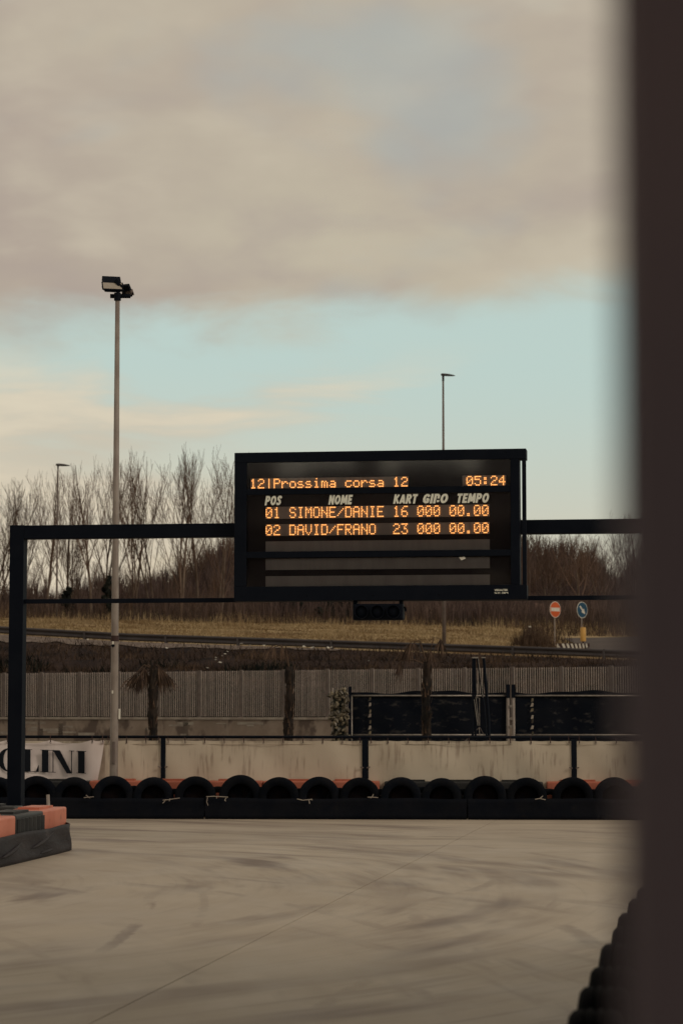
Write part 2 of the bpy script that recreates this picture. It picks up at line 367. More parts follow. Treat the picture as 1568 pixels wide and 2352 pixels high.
def concrete_mat():
    m = bpy.data.materials.new('track concrete with tyre marks'); m.use_nodes = True
    N, L = m.node_tree.nodes, m.node_tree.links
    b = N['Principled BSDF']; b.inputs['Specular IOR Level'].default_value = 0.35
    t = N.new('ShaderNodeTexCoord')
    sp = N.new('ShaderNodeSeparateXYZ'); L.new(t.outputs['Object'], sp.inputs[0])
    def mth(op, a, c=None, clamp=False):
        n = N.new('ShaderNodeMath'); n.operation = op; n.use_clamp = clamp
        for i, s in enumerate((a, c)):
            if s is None: continue
            if isinstance(s, (int, float)): n.inputs[i].default_value = s
            else: L.new(s, n.inputs[i])
        return n.outputs[0]
    def noise(stretch, sc, det=4, rot=0.0, dist=0.0, loc=(0, 0, 0), rough=0.55):
        mp = N.new('ShaderNodeMapping'); L.new(t.outputs['Object'], mp.inputs[0]); mp.inputs['Scale'].default_value = stretch
        mp.inputs['Rotation'].default_value = (0, 0, rot); mp.inputs['Location'].default_value = loc
        n = N.new('ShaderNodeTexNoise'); n.inputs['Scale'].default_value = sc; n.inputs['Detail'].default_value = det
        n.inputs['Distortion'].default_value = dist; n.inputs['Roughness'].default_value = rough
        L.new(mp.outputs[0], n.inputs['Vector']); return n.outputs[0]
    def rng(v, a, c, d=0.0, e=1.0):
        r = N.new('ShaderNodeMapRange'); r.interpolation_type = 'SMOOTHSTEP'; L.new(v, r.inputs[0])
        for i, q in ((1, a), (2, c), (3, d), (4, e)): r.inputs[i].default_value = q
        return r.outputs[0]
    def mix(f, a, c, bt='MIX'):
        x = N.new('ShaderNodeMix'); x.data_type = 'RGBA'; x.blend_type = bt
        for i, s in ((0, f), (6, a), (7, c)):
            if isinstance(s, (int, float)): x.inputs[i].default_value = s
            elif isinstance(s, tuple): x.inputs[i].default_value = (*s, 1)
            else: L.new(s, x.inputs[i])
        return x.outputs[2]
    c = mix(rng(noise((1, 0.4, 1), 0.6, 5), 0.3, 0.7), (0.388, 0.330, 0.258), (0.440, 0.378, 0.298))
    # rubbed-in rubber: soft streaks sweeping round the bend, so the noise runs in rings about the bend's centre
    def swirl(cx, cy, kr, ka, sc, lo, hi, amt, off, det=3):
        dx = mth('SUBTRACT', sp.outputs[0], cx); dy = mth('SUBTRACT', sp.outputs[1], cy)
        rad = mth('SQRT', mth('ADD', mth('MULTIPLY', dx, dx), mth('MULTIPLY', dy, dy)))
        ang = mth('ARCTAN2', dy, dx)
        cb = N.new('ShaderNodeCombineXYZ'); L.new(mth('MULTIPLY', rad, kr), cb.inputs[0]); L.new(mth('MULTIPLY', ang, ka), cb.inputs[1]); cb.inputs[2].default_value = off
        n = N.new('ShaderNodeTexNoise'); n.inputs['Scale'].default_value = sc; n.inputs['Detail'].default_value = det; n.inputs['Roughness'].default_value = 0.55; n.inputs['Distortion'].default_value = 0.25
        L.new(cb.outputs[0], n.inputs['Vector'])
        return rng(n.outputs[0], lo, hi, 0, amt)
    s1 = swirl(-10.5, 22.5, 1.5, 3.2, 1.0, 0.42, 0.70, 0.95, 1.3)
    s2 = swirl(-10.5, 22.5, 5.0, 4.0, 1.0, 0.47, 0.76, 0.45, 4.1)
    s2b = swirl(-16.0, 12.0, 2.2, 5.0, 1.0, 0.48, 0.74, 0.70, 7.7)
    patch = rng(noise((1, 0.6, 1), 0.30, 2, 0, 0, (3, 3, 0)), 0.30, 0.58)
    s3 = mth('MULTIPLY', rng(noise((0.30, 2.2, 1), 0.8, 4, R(6), 0.4, (7, 1, 0)), 0.48, 0.72), rng(sp.outputs[1], 24, 31, 0, 0.60))
    s4 = swirl(-10.5, 22.5, 14.0, 3.0, 1.0, 0.46, 0.76, 0.12, 2.2)
    s5 = rng(noise((0.8, 0.35, 1), 0.25, 2, 0, 0, (9, 4, 0)), 0.42, 0.66, 0, 0.20)
    sw = mth('MULTIPLY', mth('MAXIMUM', mth('MAXIMUM', s1, s2), s2b), patch)
    dark = mth('ADD', mth('MAXIMUM', sw, mth('MAXIMUM', s3, s5)), s4, True)
    # single tyre marks: arcs of circles, broken up
    brk = rng(noise((1, 0.35, 1), 1.7, 4, 0, 0.4, (2, 9, 0)), 0.40, 0.60)
    edge = noise((1, 1, 1), 9, 3)
    for (cx, cy, r, w, y0, y1, a) in ((-41.6, 18.5, 40.03, 0.085, 15.9, 22.5, 0.75), (-41.6, 18.5, 40.5, 0.06, 17.0, 23.5, 0.35), (-12.8, 17.0, 14.55, 0.12, 13.5, 24, 0.50), (-12.8, 17.0, 13.75, 0.09, 14.5, 22, 0.40),
                                     (-8.0, 25.0, 9.6, 0.10, 20, 34, 0.45), (-8.4, 24.5, 11.2, 0.12, 19, 35, 0.40), (-22, 12.0, 23.2, 0.10, 11, 30, 0.35), (2.0, 49.0, 16.0, 0.16, 28, 37, 0.4), (1.0, 52.0, 18.2, 0.18, 28, 37, 0.35),
                                     (4.5, 44.0, 12.5, 0.14, 28, 37, 0.45), (-30, 20, 30.6, 0.09, 12, 21, 0.4), (-2, 41, 7.0, 0.14, 30, 37, 0.3)):
        dx = mth('SUBTRACT', sp.outputs[0], cx); dy = mth('SUBTRACT', sp.outputs[1], cy)
        d = mth('ABSOLUTE', mth('SUBTRACT', mth('SQRT', mth('ADD', mth('MULTIPLY', dx, dx), mth('MULTIPLY', dy, dy))), r))
        d = mth('ADD', d, mth('MULTIPLY', mth('SUBTRACT', edge, 0.5), 0.10))
        a1 = mth('MULTIPLY', rng(d, w, w * 0.35), mth('MULTIPLY', rng(sp.outputs[1], y0, y0 + 1.6), rng(sp.outputs[1], y1, y1 - 2.2)))
        dark = mth('MAXIMUM', dark, mth('MULTIPLY', mth('MULTIPLY', a1, a), brk))
    c = mix(dark, c, (0.155, 0.116, 0.094))
    c = mix(rng(noise((1, 1, 1), 60, 2), 0.35, 0.65, 0, 0.10), c, (0.25, 0.21, 0.17))
    L.new(c, b.inputs['Base Color'])
    L.new(rng(noise((1, 0.5, 1), 1.5, 4), 0.3, 0.7, 0.50, 0.68), b.inputs['Roughness'])
    bp = N.new('ShaderNodeBump'); bp.inputs['Strength'].default_value = 0.10; bp.inputs['Distance'].default_value = 0.01
    L.new(noise((1, 1, 1), 25, 5), bp.inputs['Height']); L.new(bp.outputs[0], b.inputs['Normal'])
    return m
mat['concrete'] = concrete_mat()

# ------------------------------------------------------------------ ground and track
g = MB().add([(-3000, -300, -0.03), (3000, -300, -0.03), (3000, 6000, -0.03), (-3000, 6000, -0.03)], [(0, 1, 2, 3)])
struct(g.build('ground', mat['ground'], recalc=False))
# two poured slabs that meet along a sawn joint running diagonally across the track
J0, J1 = P(180, 2352, 12.48), P(1140, 1882, 37.0)
jd = Vector((J1.x - J0.x, J1.y - J0.y, 0)).normalized(); jn = Vector((-jd.y, jd.x, 0))
A = Vector((J0.x, J0.y, 0)) - jd * 20; B = Vector((J1.x, J1.y, 0)) + jd * 2.4
track = struct(link('track', MB().add([(-60, -8, -0.024), (60, -8, -0.024), (60, 38.9, -0.024), (-60, 38.9, -0.024)], [(0, 1, 2, 3)]).mesh('track', mat['ground'])))
gap = 0.004
def slab(pts):
    m = MB(); n = len(pts)
    m.add([(x, y, 0.0) for x, y in pts] + [(x, y, -0.02) for x, y in pts], [tuple(range(n))] + [(i, i + n, (i + 1) % n + n, (i + 1) % n) for i in range(n)])
    return m.build('concrete_slab', mat['concrete'], track)
a0, b0 = A + jn * gap, B + jn * gap
a1, b1 = A - jn * gap, B - jn * gap
slab([(-60, a0.y), (a0.x, a0.y), (b0.x, b0.y), (-60, b0.y)])
slab([(a1.x, a1.y), (60, a1.y), (60, b1.y), (b1.x, b1.y)])

# ------------------------------------------------------------------ terrain behind the yard
FENCE = [(-34.5, 112.8), (-13.9, 100.0), (9.5, 85.5), (26.0, 75.3)]
RAIL = [(px, py, Y) for px, py, Y in ((-500, 1412, 121.5), (-200, 1428, 119.5), (0, 1438, 118.0), (300, 1455, 116.0), (760, 1470, 113.0), (1000, 1478, 111.5), (1300, 1488, 109.0), (1450, 1494, 108.0), (1800, 1506, 105.0), (2200, 1518, 102.0))]
RAILW = [P(*r) for r in RAIL]
RAIL_Y = [(p.x, p.y) for p in RAILW]; RAIL_Z = [(p.x, p.z - 0.46) for p in RAILW]
TREE_Y = 165.0
TREE_Z = [(P(px, py, TREE_Y).x, P(px, py, TREE_Y).z) for px, py in ((-500, 1414), (0, 1419), (500, 1428), (1000, 1435), (1250, 1440), (1400, 1442), (1800, 1446), (2200, 1450))]
def hsh(x, y): return math.sin(x * 1.3 + math.sin(y * 0.7) * 2) * 0.5 + math.sin(y * 1.9 + x * 0.53) * 0.5
def bank_z(x, y):
    yf, yr = interp(x, FENCE) + 0.3, interp(x, RAIL_Y) - 0.7
    t = max(0.0, min(1.0, (y - yf) / (yr - yf)))
    zr = interp(x, RAIL_Z)
    return lerp(1.40, zr, t ** 0.85) + 0.16 * hsh(x, y) * math.sin(math.pi * t)
def field_z(x, y):
    yr = interp(x, RAIL_Y) - 0.7
    xs = x * TREE_Y / max(y, 1)
    zt = interp(xs, TREE_Z); zr = interp(x, RAIL_Z)
    t = (y - yr) / (TREE_Y - yr)
    pxx = CX + FPX * x / max(y, 1)
    kk = max(0.0, min(1.0, (pxx - 1060) / 180.0)); kk = kk * kk * (3 - 2 * kk)
    if kk > 0 and 0 < t <= 1:                 # the ground dips towards the junction on the right
        ym, zm = 134.0, 5.22
        za = lerp(zr, zm, (y - yr) / (ym - yr)) if y <= ym else lerp(zm, zt, (y - ym) / (TREE_Y - ym))
        return lerp(lerp(zr, zt, t), za, kk)
    if t <= 1: return lerp(zr, zt, max(t, 0)) + 0.07 * hsh(x * 0.6, y * 0.5) * math.sin(math.pi * max(0, min(1, t)))
    return zt + (y - TREE_Y) * 0.035
def grid_sheet(name, m, xs, ys_of, zf, parent=None):
    mb = MB(); n = None
    for x in xs:
        ys = ys_of(x); n = len(ys)
        mb.v += [(x, y, zf(x, y)) for y in ys]
    for i in range(len(xs) - 1):
        for j in range(n - 1):
            mb.f.append((i * n + j, (i + 1) * n + j, (i + 1) * n + j + 1, i * n + j + 1)); mb.m.append(0)
    return mb.build(name, m, parent, smooth=True, recalc=False)
def frange(a, b, n): return [a + (b - a) * i / (n - 1) for i in range(n)]
struct(grid_sheet('embankment', mat['bank'], frange(-34, 26, 90), lambda x: frange(interp(x, FENCE) + 0.3, interp(x, RAIL_Y) - 0.7, 22), bank_z))
struct(grid_sheet('grass_field', mat['field'], frange(-70, 70, 120), lambda x: frange(interp(x, RAIL_Y) - 0.7, 330, 70), field_z))
# pale gravel shoulder in front of the rail, and the road that climbs to the junction on the right
struct(grid_sheet('gravel_shoulder', mat['gravel'], frange(-34, 1.5, 60), lambda x: frange(interp(x, RAIL_Y) - 2.2 + 0.4 * math.sin(x * 1.7) + 0.3 * math.sin(x * 4.1) + max(0, (x + 6) * 0.20), interp(x, RAIL_Y) - 0.75, 5), lambda x, y: bank_z(x, y) + 0.05))
struct(grid_sheet('road', mat['asphalt'], frange(13.4, 40, 30), lambda x: frange(120 - 0.2 * (x - 13), 146 + 0.6 * (x - 13), 30), lambda x, y: field_z(x, y) + 0.05))

# wooded hill behind the tree line
HILL = [(-300, 1392), (60, 1372), (200, 1366), (330, 1352), (400, 1318), (470, 1292), (540, 1268), (700, 1240), (900, 1235), (1100, 1245), (1225, 1262), (1300, 1252), (1365, 1262), (1405, 1318), (1435, 1322), (1470, 1290), (1600, 1280), (2000, 1300)]
HILL_Y = 215.0
HILLX = [(P(px, py, HILL_Y).x, P(px, py, HILL_Y).z) for px, py in HILL]
def hill_z(x, y):
    t = max(0, min(1, (y - 175) / (HILL_Y - 175)))
    xs = x * HILL_Y / y
    return lerp(field_z(x, y) - 0.2, interp(xs, HILLX) - 1.2 + 0.5 * hsh(x * 0.5, 3) , t * t * (3 - 2 * t)) if y <= HILL_Y else interp(xs, HILLX) - 1.2 + 0.5 * hsh(x * 0.5, 3) - (y - HILL_Y) * 0.05
struct(grid_sheet('wooded_hill', mat['hill'], frange(-75, 75, 160), lambda x: frange(175, 300, 26), hill_z))

# ------------------------------------------------------------------ thickets, brush and grass (uncountable)
def blade(mb, p, h, w, lean, az):
    d = Vector((math.cos(az), math.sin(az), 0))
    t = Vector((-d.y, d.x, 0)) * 0.4 + Vector((1, 0, 0)) * 0.6
    q = p + Vector((d.x * lean, d.y * lean, h))
    o = len(mb.v)
    mb.v += [tuple(p - t * w), tuple(p + t * w), tuple(q)]
    mb.f.append((o, o + 1, o + 2)); mb.m.append(0)
rnd = random.Random(11)
mb = MB()
for i in range(70000):
    y = 116 + (168 - 116) * rnd.random()
    x = rnd.uniform(-0.165, 0.16) * y
    if 11.2 < x and 112 < y < 137 and CX + FPX * x / y > 1240: continue
    if x > 13.2 and 121 < y < 150: continue
    if y < interp(x, RAIL_Y) + 0.5: continue
    c = math.sin(x * 0.9 + 2 * math.sin(y * 0.3)) * math.sin(y * 0.35 + x * 0.2)
    h = rnd.uniform(0.07, 0.22) * (1 + 0.5 * c)
    if y > 160 and rnd.random() < 0.35: h *= 3.0
    blade(mb, Vector((x, y, field_z(x, y) - 0.02)), h, rnd.uniform(0.015, 0.04), rnd.uniform(0, 0.25), rnd.uniform(0, 6.28))
stuff(tag(mb.build('dry_grass', mat['grass'], recalc=False), 'ochre dry grass on the field behind the guard rail', 'grass'))
mb = MB()
for i in range(42000):
    x = rnd.uniform(-18, 17)
    yf, yr = interp(x, FENCE) + 0.5, interp(x, RAIL_Y) - 0.9
    y = rnd.uniform(yf, yr)
    if rnd.random() > 0.55 + 0.45 * hsh(x * 0.8, y * 0.8): continue
    if x < -2 and y > yr - 1.4 and rnd.random() < 0.8: continue
    blade(mb, Vector((x, y, bank_z(x, y) - 0.02)), rnd.uniform(0.12, 0.42), rnd.uniform(0.012, 0.035), rnd.uniform(0.0, 0.35), rnd.uniform(0, 6.28))
db = MB()  # dark growth along the fence foot, added to darken the lower bank like shade
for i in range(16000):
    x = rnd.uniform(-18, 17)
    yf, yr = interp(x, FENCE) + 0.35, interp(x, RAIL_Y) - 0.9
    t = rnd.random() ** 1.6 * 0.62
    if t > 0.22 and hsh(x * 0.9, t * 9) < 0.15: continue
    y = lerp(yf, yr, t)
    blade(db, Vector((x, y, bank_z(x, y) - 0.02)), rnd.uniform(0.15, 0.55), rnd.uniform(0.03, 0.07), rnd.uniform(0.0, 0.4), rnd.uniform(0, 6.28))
stuff(tag(db.build('shade_undergrowth', mat['ivy_dark'], recalc=False), 'nearly black undergrowth added to darken the lower embankment behind the bar fence', 'undergrowth'))
stuff(tag(mb.build('dead_brush', mat['brush'], recalc=False), 'dark brown dead brush covering the embankment slope', 'brush'))
def twigs(mb, p, n, h, spread, w):
    for _ in range(n):
        az = rnd.uniform(0, 6.28); sp = rnd.uniform(0, spread)
        d = Vector((math.cos(az), math.sin(az), 0)) * sp
        q = p + d * 0.35 + Vector((0, 0, h * rnd.uniform(0.35, 0.6)))
        e = p + d + Vector((rnd.gauss(0, 0.15), rnd.gauss(0, 0.15), h * rnd.uniform(0.75, 1.1)))
        ww = w * rnd.uniform(0.5, 1.2)
        o = len(mb.v); t = Vector((ww, 0, 0))
        mb.v += [tuple(p - t), tuple(p + t), tuple(q + t * 0.7), tuple(q - t * 0.7), tuple(e)]
        mb.f += [(o, o + 1, o + 2, o + 3), (o + 3, o + 2, o + 4)]; mb.m += [0, 0]
mb = MB()
for i in range(5200):
    y = rnd.uniform(176, 226); x = rnd.uniform(-0.17, 0.165) * y
    twigs(mb, Vector((x, y, hill_z(x, y) - 0.2)), 9, rnd.uniform(1.0, 3.0) * (0.35 + 1.1 * max(0.0, 0.5 + 0.5 * math.sin(x * 0.9 + 1.7 * math.sin(y * 0.21)) * math.cos(x * 0.37 + y * 0.3))), rnd.uniform(0.5, 1.5), 0.032)
for i in range(3600):
    y = rnd.uniform(166, 182); x = rnd.uniform(-0.17, 0.165) * y
    pxx = CX + FPX * x / y
    hh = rnd.uniform(1.0, 2.6) * (0.75 if pxx < 380 else 1.05)
    twigs(mb, Vector((x, y, max(field_z(x, y), hill_z(x, y) if y > 175 else -9) - 0.1)), 8, hh, rnd.uniform(0.4, 1.1), 0.028)
stuff(tag(mb.build('thicket', mat['thicket'], recalc=False), 'brown leafless thicket massed on the hill behind the trees', 'thicket'))
mb = MB()
for i in range(9000):                     # tall pale weeds at the foot of the wood and round the junction
    if rnd.random() < 0.6: y = rnd.uniform(160, 168); x = rnd.uniform(-0.165, 0.16) * y; h = rnd.uniform(0.4, 1.4)
    else: y = rnd.uniform(126, 160); x = rnd.uniform(0.075, 0.125) * y; h = rnd.uniform(0.2, 0.7)
    if 11.2 < x and 112 < y < 137: continue
    if x > 13.2 and 121 < y < 150: continue
    blade(mb, Vector((x, y, field_z(x, y))), h, rnd.uniform(0.012, 0.03), rnd.uniform(0, 0.3), rnd.uniform(0, 6.28))
stuff(tag(mb.build('tall_weeds', mat['brush'], recalc=False), 'tall brown weeds at the foot of the wood', 'weeds'))

# ------------------------------------------------------------------ bare trees
def make_tree(seed, height, habit='poplar'):
    r = random.Random(seed)
    tr, cr = MB(), MB()
    def stem(mb, p, d, length, rad, level, n, up, jit, sides):
        pts, rads = [p.copy()], [rad]
        d = d.normalized()
        for i in range(n):
            t = (i + 1) / n
            d = (d + Vector((r.gauss(0, jit), r.gauss(0, jit), r.gauss(0, jit * 0.4) + up))).normalized()
            p = p + d * (length / n)
            pts.append(p.copy()); rads.append(max(0.009, rad * (1 - 0.82 * t)))
        mb.tube(pts, rads, sides, cap=False)
        return pts, rads
    def branch(p, d, length, rad, level):
        pts, rads = stem(cr, p, d, length, rad, level, {1: 7, 2: 5, 3: 3}[level], {1: 0.075, 2: 0.11, 3: 0.16}[level], {1: 0.05, 2: 0.075, 3: 0.08}[level], 4 if level == 1 else 3)
        if level >= 3: return
        k = max(3, int(length * {1: 1.75, 2: 2.2}[level] + 1))
        az0 = r.uniform(0, 6.28)
        for j in range(k):
            t = lerp(0.16, 0.98, (j + r.random()) / k)
            i = min(int(t * (len(pts) - 1)), len(pts) - 2)
            q = pts[i].lerp(pts[i + 1], t * (len(pts) - 1) - i)
            ax = (pts[i + 1] - pts[i]).normalized()
            side = Matrix.Rotation(az0 + j * 2.4 + r.gauss(0, 0.5), 3, ax) @ ax.orthogonal().normalized()
            ang = R(r.uniform(20, 38))
            dd = ax * math.cos(ang) + side * math.sin(ang) + Vector((0, 0, 0.10))
            if level == 1: ln = length * r.uniform(0.30, 0.52) * (1.15 - 0.6 * t)
            else: ln = r.uniform(0.45, 1.0) * (1.1 - 0.4 * t)
            branch(q, dd, ln, max(rads[i] * 0.55, 0.0115 if level == 1 else 0.0080), level + 1)
    nst = r.choice((1, 2, 2, 3))
    for s_ in range(nst):
        lean = 0.04 if nst == 1 else r.uniform(0.08, 0.22)
        az = r.uniform(0, 6.28) + s_ * 2.1
        d = Vector((math.cos(az) * lean, math.sin(az) * lean * 0.5, 1))
        hh = height * (r.uniform(0.78, 0.92) if s_ else 0.96)
        rad = height * r.uniform(0.0095, 0.0125) / (1 + 0.15 * (nst - 1))
        pts, rads = stem(tr, Vector((r.gauss(0, 0.15), r.gauss(0, 0.15), -0.3)), d, hh, rad, 0, 12, 0.02, 0.04, 6)
        nb = int(15 - 2.5 * nst)
        for j in range(nb):
            t = lerp(0.16, 0.93, (j + r.random()) / nb)
            i = min(int(t * (len(pts) - 1)), len(pts) - 2)
            q = pts[i].lerp(pts[i + 1], t * (len(pts) - 1) - i)
            az = j * 2.4 + r.gauss(0, 0.5)
            ang = R(r.uniform(20, 36))
            dd = Vector((math.cos(az) * math.sin(ang), math.sin(az) * math.sin(ang), math.cos(ang)))
            branch(q, dd, max(0.9, (height - q.z) * r.uniform(0.50, 0.80)), max(rads[i] * r.uniform(0.40, 0.6), 0.016), 1 if t < 0.7 else 2)
    return tr.mesh('trunk', mat['bark'], True), cr.mesh('crown', mat['twig'], True)
protos = [make_tree(100 + i, 10.0) for i in range(7)]
TG = 'bare trees along the far edge of the field'
def place_tree(px, top, Y, k, wide, label, rz):
    x = X(px, Y)
    z0 = max(field_z(x, Y), hill_z(x, Y) if Y > 175 else -99)
    h = P(px, top, Y).z - z0
    t = thing('bare_tree', label, 'tree', (x, Y, z0), rz, TG)
    s = h / max(v.co.z for v in protos[k][1].vertices)
    for nm, me in zip(('trunk', 'crown'), protos[k]):
        link(nm, me, t, scale=(s * wide * 0.86, s * wide * 0.86, s))
trees = [
 (70, 1268, 190, 5, 1.5, 'low rounded bare tree behind the wood, left of the distant street lamp'),
 (225, 1285, 192, 2, 1.6, 'low rounded bare tree behind the wood, just left of the mast'),
 (300, 1290, 190, 6, 1.7, 'low rounded bare tree behind the wood, just right of the mast'),
 (425, 1262, 196, 1, 1.7, 'rounded brown bare tree on the hill, where the slope begins'),
 (470, 1246, 200, 3, 1.8, 'rounded brown bare tree halfway up the hill'),
 (522, 1222, 204, 0, 1.8, 'rounded brown bare tree on the hill beside the scoreboard'),
 (1240, 1226, 206, 5, 1.8, 'rounded brown bare tree on the hill right of the scoreboard'),
 (1305, 1222, 203, 2, 1.9, 'rounded brown bare tree on the hill between the two road signs'),
 (1362, 1232, 204, 0, 1.7, 'rounded brown bare tree on the hill right of the blue sign'),
 (-14, 1098, 168, 0, 1.0, 'bare tree cut by the left edge of the picture'),
 (48, 1098, 172, 1, 0.95, 'bare tree rising right above the gantry post'),
 (103, 1076, 167, 2, 0.9, 'bare tree just left of the distant street lamp'),
 (158, 1094, 170, 3, 0.95, 'bare tree just right of the distant street lamp'),
 (206, 1052, 166, 4, 0.9, 'tall bare tree, first one left of the floodlight mast'),
 (243, 1034, 171, 5, 0.85, 'tall bare tree half hidden behind the floodlight mast'),
 (312, 1027, 167, 6, 0.92, 'tall bare tree, first one right of the floodlight mast'),
 (352, 1036, 173, 0, 0.8, 'tall bare tree, second one right of the floodlight mast'),
 (414, 1020, 166, 2, 0.95, 'tall bare tree midway between mast and scoreboard'),
 (452, 1034, 172, 4, 0.85, 'tall bare tree, second one left of the scoreboard'),
 (508, 1016, 167, 5, 0.92, 'tallest bare tree, its crown touching the scoreboard\'s left edge'),
 (548, 1040, 172, 1, 0.85, 'bare tree mostly hidden behind the scoreboard\'s left side'),
 (22, 1180, 178, 6, 1.2, 'smaller bare tree in the wood left of the gantry post'),
 (183, 1215, 177, 3, 1.2, 'smaller bare tree in the wood left of the floodlight mast'),
 (385, 1225, 177, 0, 1.2, 'smaller bare tree in the gap under the gantry beam'),
 (1213, 1190, 176, 2, 1.0, 'bare tree showing at the scoreboard\'s right edge'),
 (1268, 1214, 178, 6, 1.7, 'broad brown bare tree above the no entry sign'),
 (1335, 1210, 174, 4, 1.6, 'broad brown bare tree above the blue arrow sign'),
 (1392, 1224, 180, 1, 1.6, 'broad brown bare tree right of the blue arrow sign'),
 (1452, 1170, 176, 3, 1.1, 'bare tree beside the blurred foreground pillar'),
]
for i, (px, top, Y, k, wd, lab, ) in enumerate(trees):
    place_tree(px, top, Y, k, wd, lab, i * 1.37)
# ivy-clad dark trees: trunk and crown of small dark leaves
def leafy(name, label, px, top, Y, half, seed, n=1500):
    r = random.Random(seed)
    x = X(px, Y); z0 = max(field_z(x, Y), hill_z(x, Y) if Y > 175 else -99); h = P(px, top, Y).z - z0
    t = thing(name, label, 'tree', (x, Y, z0))
    MB().tube([(0, 0, -0.3), (0.06, 0, h * 0.5), (-0.05, 0.05, h * 0.95)], [0.16, 0.11, 0.03], 6).build('trunk', mat['bark'], t)
    mb = MB()
    blobs = [(r.gauss(0, half * 0.35), r.gauss(0, half * 0.35), h * (0.08 + 0.88 * i / 13), half * r.uniform(0.5, 1.0) * (1.05 - 0.65 * i / 13)) for i in range(14)]
    for _ in range(n):
        bx, by, bz, br = r.choice(blobs)
        d = Vector((r.gauss(0, 1), r.gauss(0, 1), r.gauss(0, 1))).normalized() * br * r.uniform(0.5, 1.05)
        c = Vector((bx, by, bz)) + d
        a = Vector((r.gauss(0, 1), r.gauss(0, 1), r.gauss(0, 1))).normalized() * 0.13; b_ = a.orthogonal().normalized() * 0.10
        mb.add([c - a, c + b_, c + a, c - b_], [(0, 1, 2, 3)])
    mb.build('crown', mat['ivy_dark'], t, recalc=False)
leafy('ivy_clad_tree', 'dark ivy clad tree stump left of the floodlight mast', 246, 1322, 166, 0.36, 3)
leafy('evergreen_tree', 'dark round evergreen bush right of the distant street lamp', 151, 1350, 168, 0.5, 4, 700)
leafy('evergreen_tree', 'wide dark evergreen bush under the scoreboard, left of the signal box', 772, 1372, 168, 1.5, 5, 2600)
leafy('evergreen_tree', 'dark evergreen bush under the scoreboard\'s left part', 668, 1376, 169, 0.9, 6)

# small hut in the trees on the right
hx, hY = X(1238, 172), 172.0
hut = thing('hut', 'small brown hut with low pitched roof left of the no entry sign', 'hut', (hx, hY, field_z(hx, hY)))
MB().span((-0.95, 0, -0.3), (0.85, 1.6, 0.85)).build('wall', mat['wallpale'], hut)
MB().add([(-1.35, -0.3, 0.75), (1.25, -0.3, 0.80), (0.95, 0.8, 1.65), (-0.2, 0.8, 1.75), (1.25, 1.9, 0.8), (-1.35, 1.9, 0.75)], [(0, 1, 2, 3), (3, 2, 4, 5), (0, 3, 5), (1, 4, 2)]).build('roof', mat['roof'], hut)
MB().span((-0.35, -0.03, -0.2), (0.15, -0.004, 0.7)).build('door', mat['hill'], hut)

# ------------------------------------------------------------------ guard rail
gr = thing('guard_rail', 'weathered steel guard rail running along the top of the embankment', 'guard rail', (0, 112, 0))
def rail_pt(x): return Vector((x, interp(x, RAIL_Y), interp(x, [(p.x, p.z) for p in RAILW])))
prof = [(0.0, 0.0), (-0.05, -0.02), (-0.085, -0.075), (-0.05, -0.125), (0.0, -0.16), (0.0, -0.20), (-0.05, -0.235), (-0.085, -0.285), (-0.05, -0.34), (0.0, -0.36)]
railx = [X(px, interp(X(px, 112), RAIL_Y)) for px in (-440, -215, -10, 195, 382, 548, 763, 968, 1180, 1390, 1600, 1830)]
for a, b_ in zip(railx, railx[1:]):
    mb = MB(); xs = frange(a - 0.05, b_ - 0.02, 5)
    for x in xs:
        q = rail_pt(x) - Vector((0, 112, 0))
        mb.v += [(q.x, q.y + p[0], q.z + p[1]) for p in prof]
    n = len(prof)
    for i in range(len(xs) - 1):
        for j in range(n - 1):
            mb.f.append((i * n + j, (i + 1) * n + j, (i + 1) * n + j + 1, i * n + j + 1)); mb.m.append(0)
    mb.build('rail_beam', mat['rail'], gr, smooth=True, recalc=False)
for x in railx:
    q = rail_pt(x) - Vector((0, 112, 0))
    MB().span((q.x - 0.06, q.y + 0.012, q.z - 0.62), (q.x + 0.06, q.y + 0.14, q.z - 0.03)).span((q.x - 0.11, q.y - 0.115, q.z - 0.60), (q.x - 0.01, q.y - 0.09, q.z + 0.0)).build('rail_post', mat['rail'], gr)

# ------------------------------------------------------------------ street lamps
def street_lamp(px, ptop, Y, zbase, label, rb, rt, armdir=1):
    top = P(px, ptop, Y)
    t = thing('street_lamp', label, 'street lamp', (top.x, Y, zbase), 0, 'street lamps beside the road')
    h = top.z - zbase
    MB().tube([(0, 0, -0.4), (0, 0, h * 0.3), (0, 0, h - 0.25)], [rb, lerp(rb, rt, 0.35), rt], 12).build('pole', mat['galvd'], t, smooth=True)
    k = Y / 112.0
    hd = MB()
    secs = [(-0.10, 0.045, 0.07), (-0.02, 0.06, 0.10), (0.12, 0.06, 0.12), (0.30, 0.05, 0.17), (0.46, 0.028, 0.15), (0.56, 0.010, 0.07)]
    vs = []
    for sx_, hz, wy in secs:
        for a in range(8):
            g_ = a * math.pi / 4
            vs.append((sx_ * k * armdir, math.cos(g_) * wy * k, h - 0.07 * k - sx_ * 0.06 + math.sin(g_) * hz * 1.35 * k * (0.55 if math.sin(g_) < 0 else 1)))
    fs = [(i * 8 + a, i * 8 + (a + 1) % 8, (i + 1) * 8 + (a + 1) % 8, (i + 1) * 8 + a) for i in range(5) for a in range(8)] + [tuple(range(8)), tuple(range(40, 48))]
    hd.add(vs, fs).build('lamp_head', mat['rail'], t, smooth=True)
    MB().tube([(0, 0, h - 0.36), (0, 0, h - 0.05)], [rt * 1.25, rt * 1.25], 10).build('collar', mat['rail'], t)
    return t
YR = 113.2
street_lamp(1017, 858, YR, field_z(X(1018, YR), YR) - 0.3, 'tall grey street lamp standing behind the scoreboard', 0.10, 0.043)
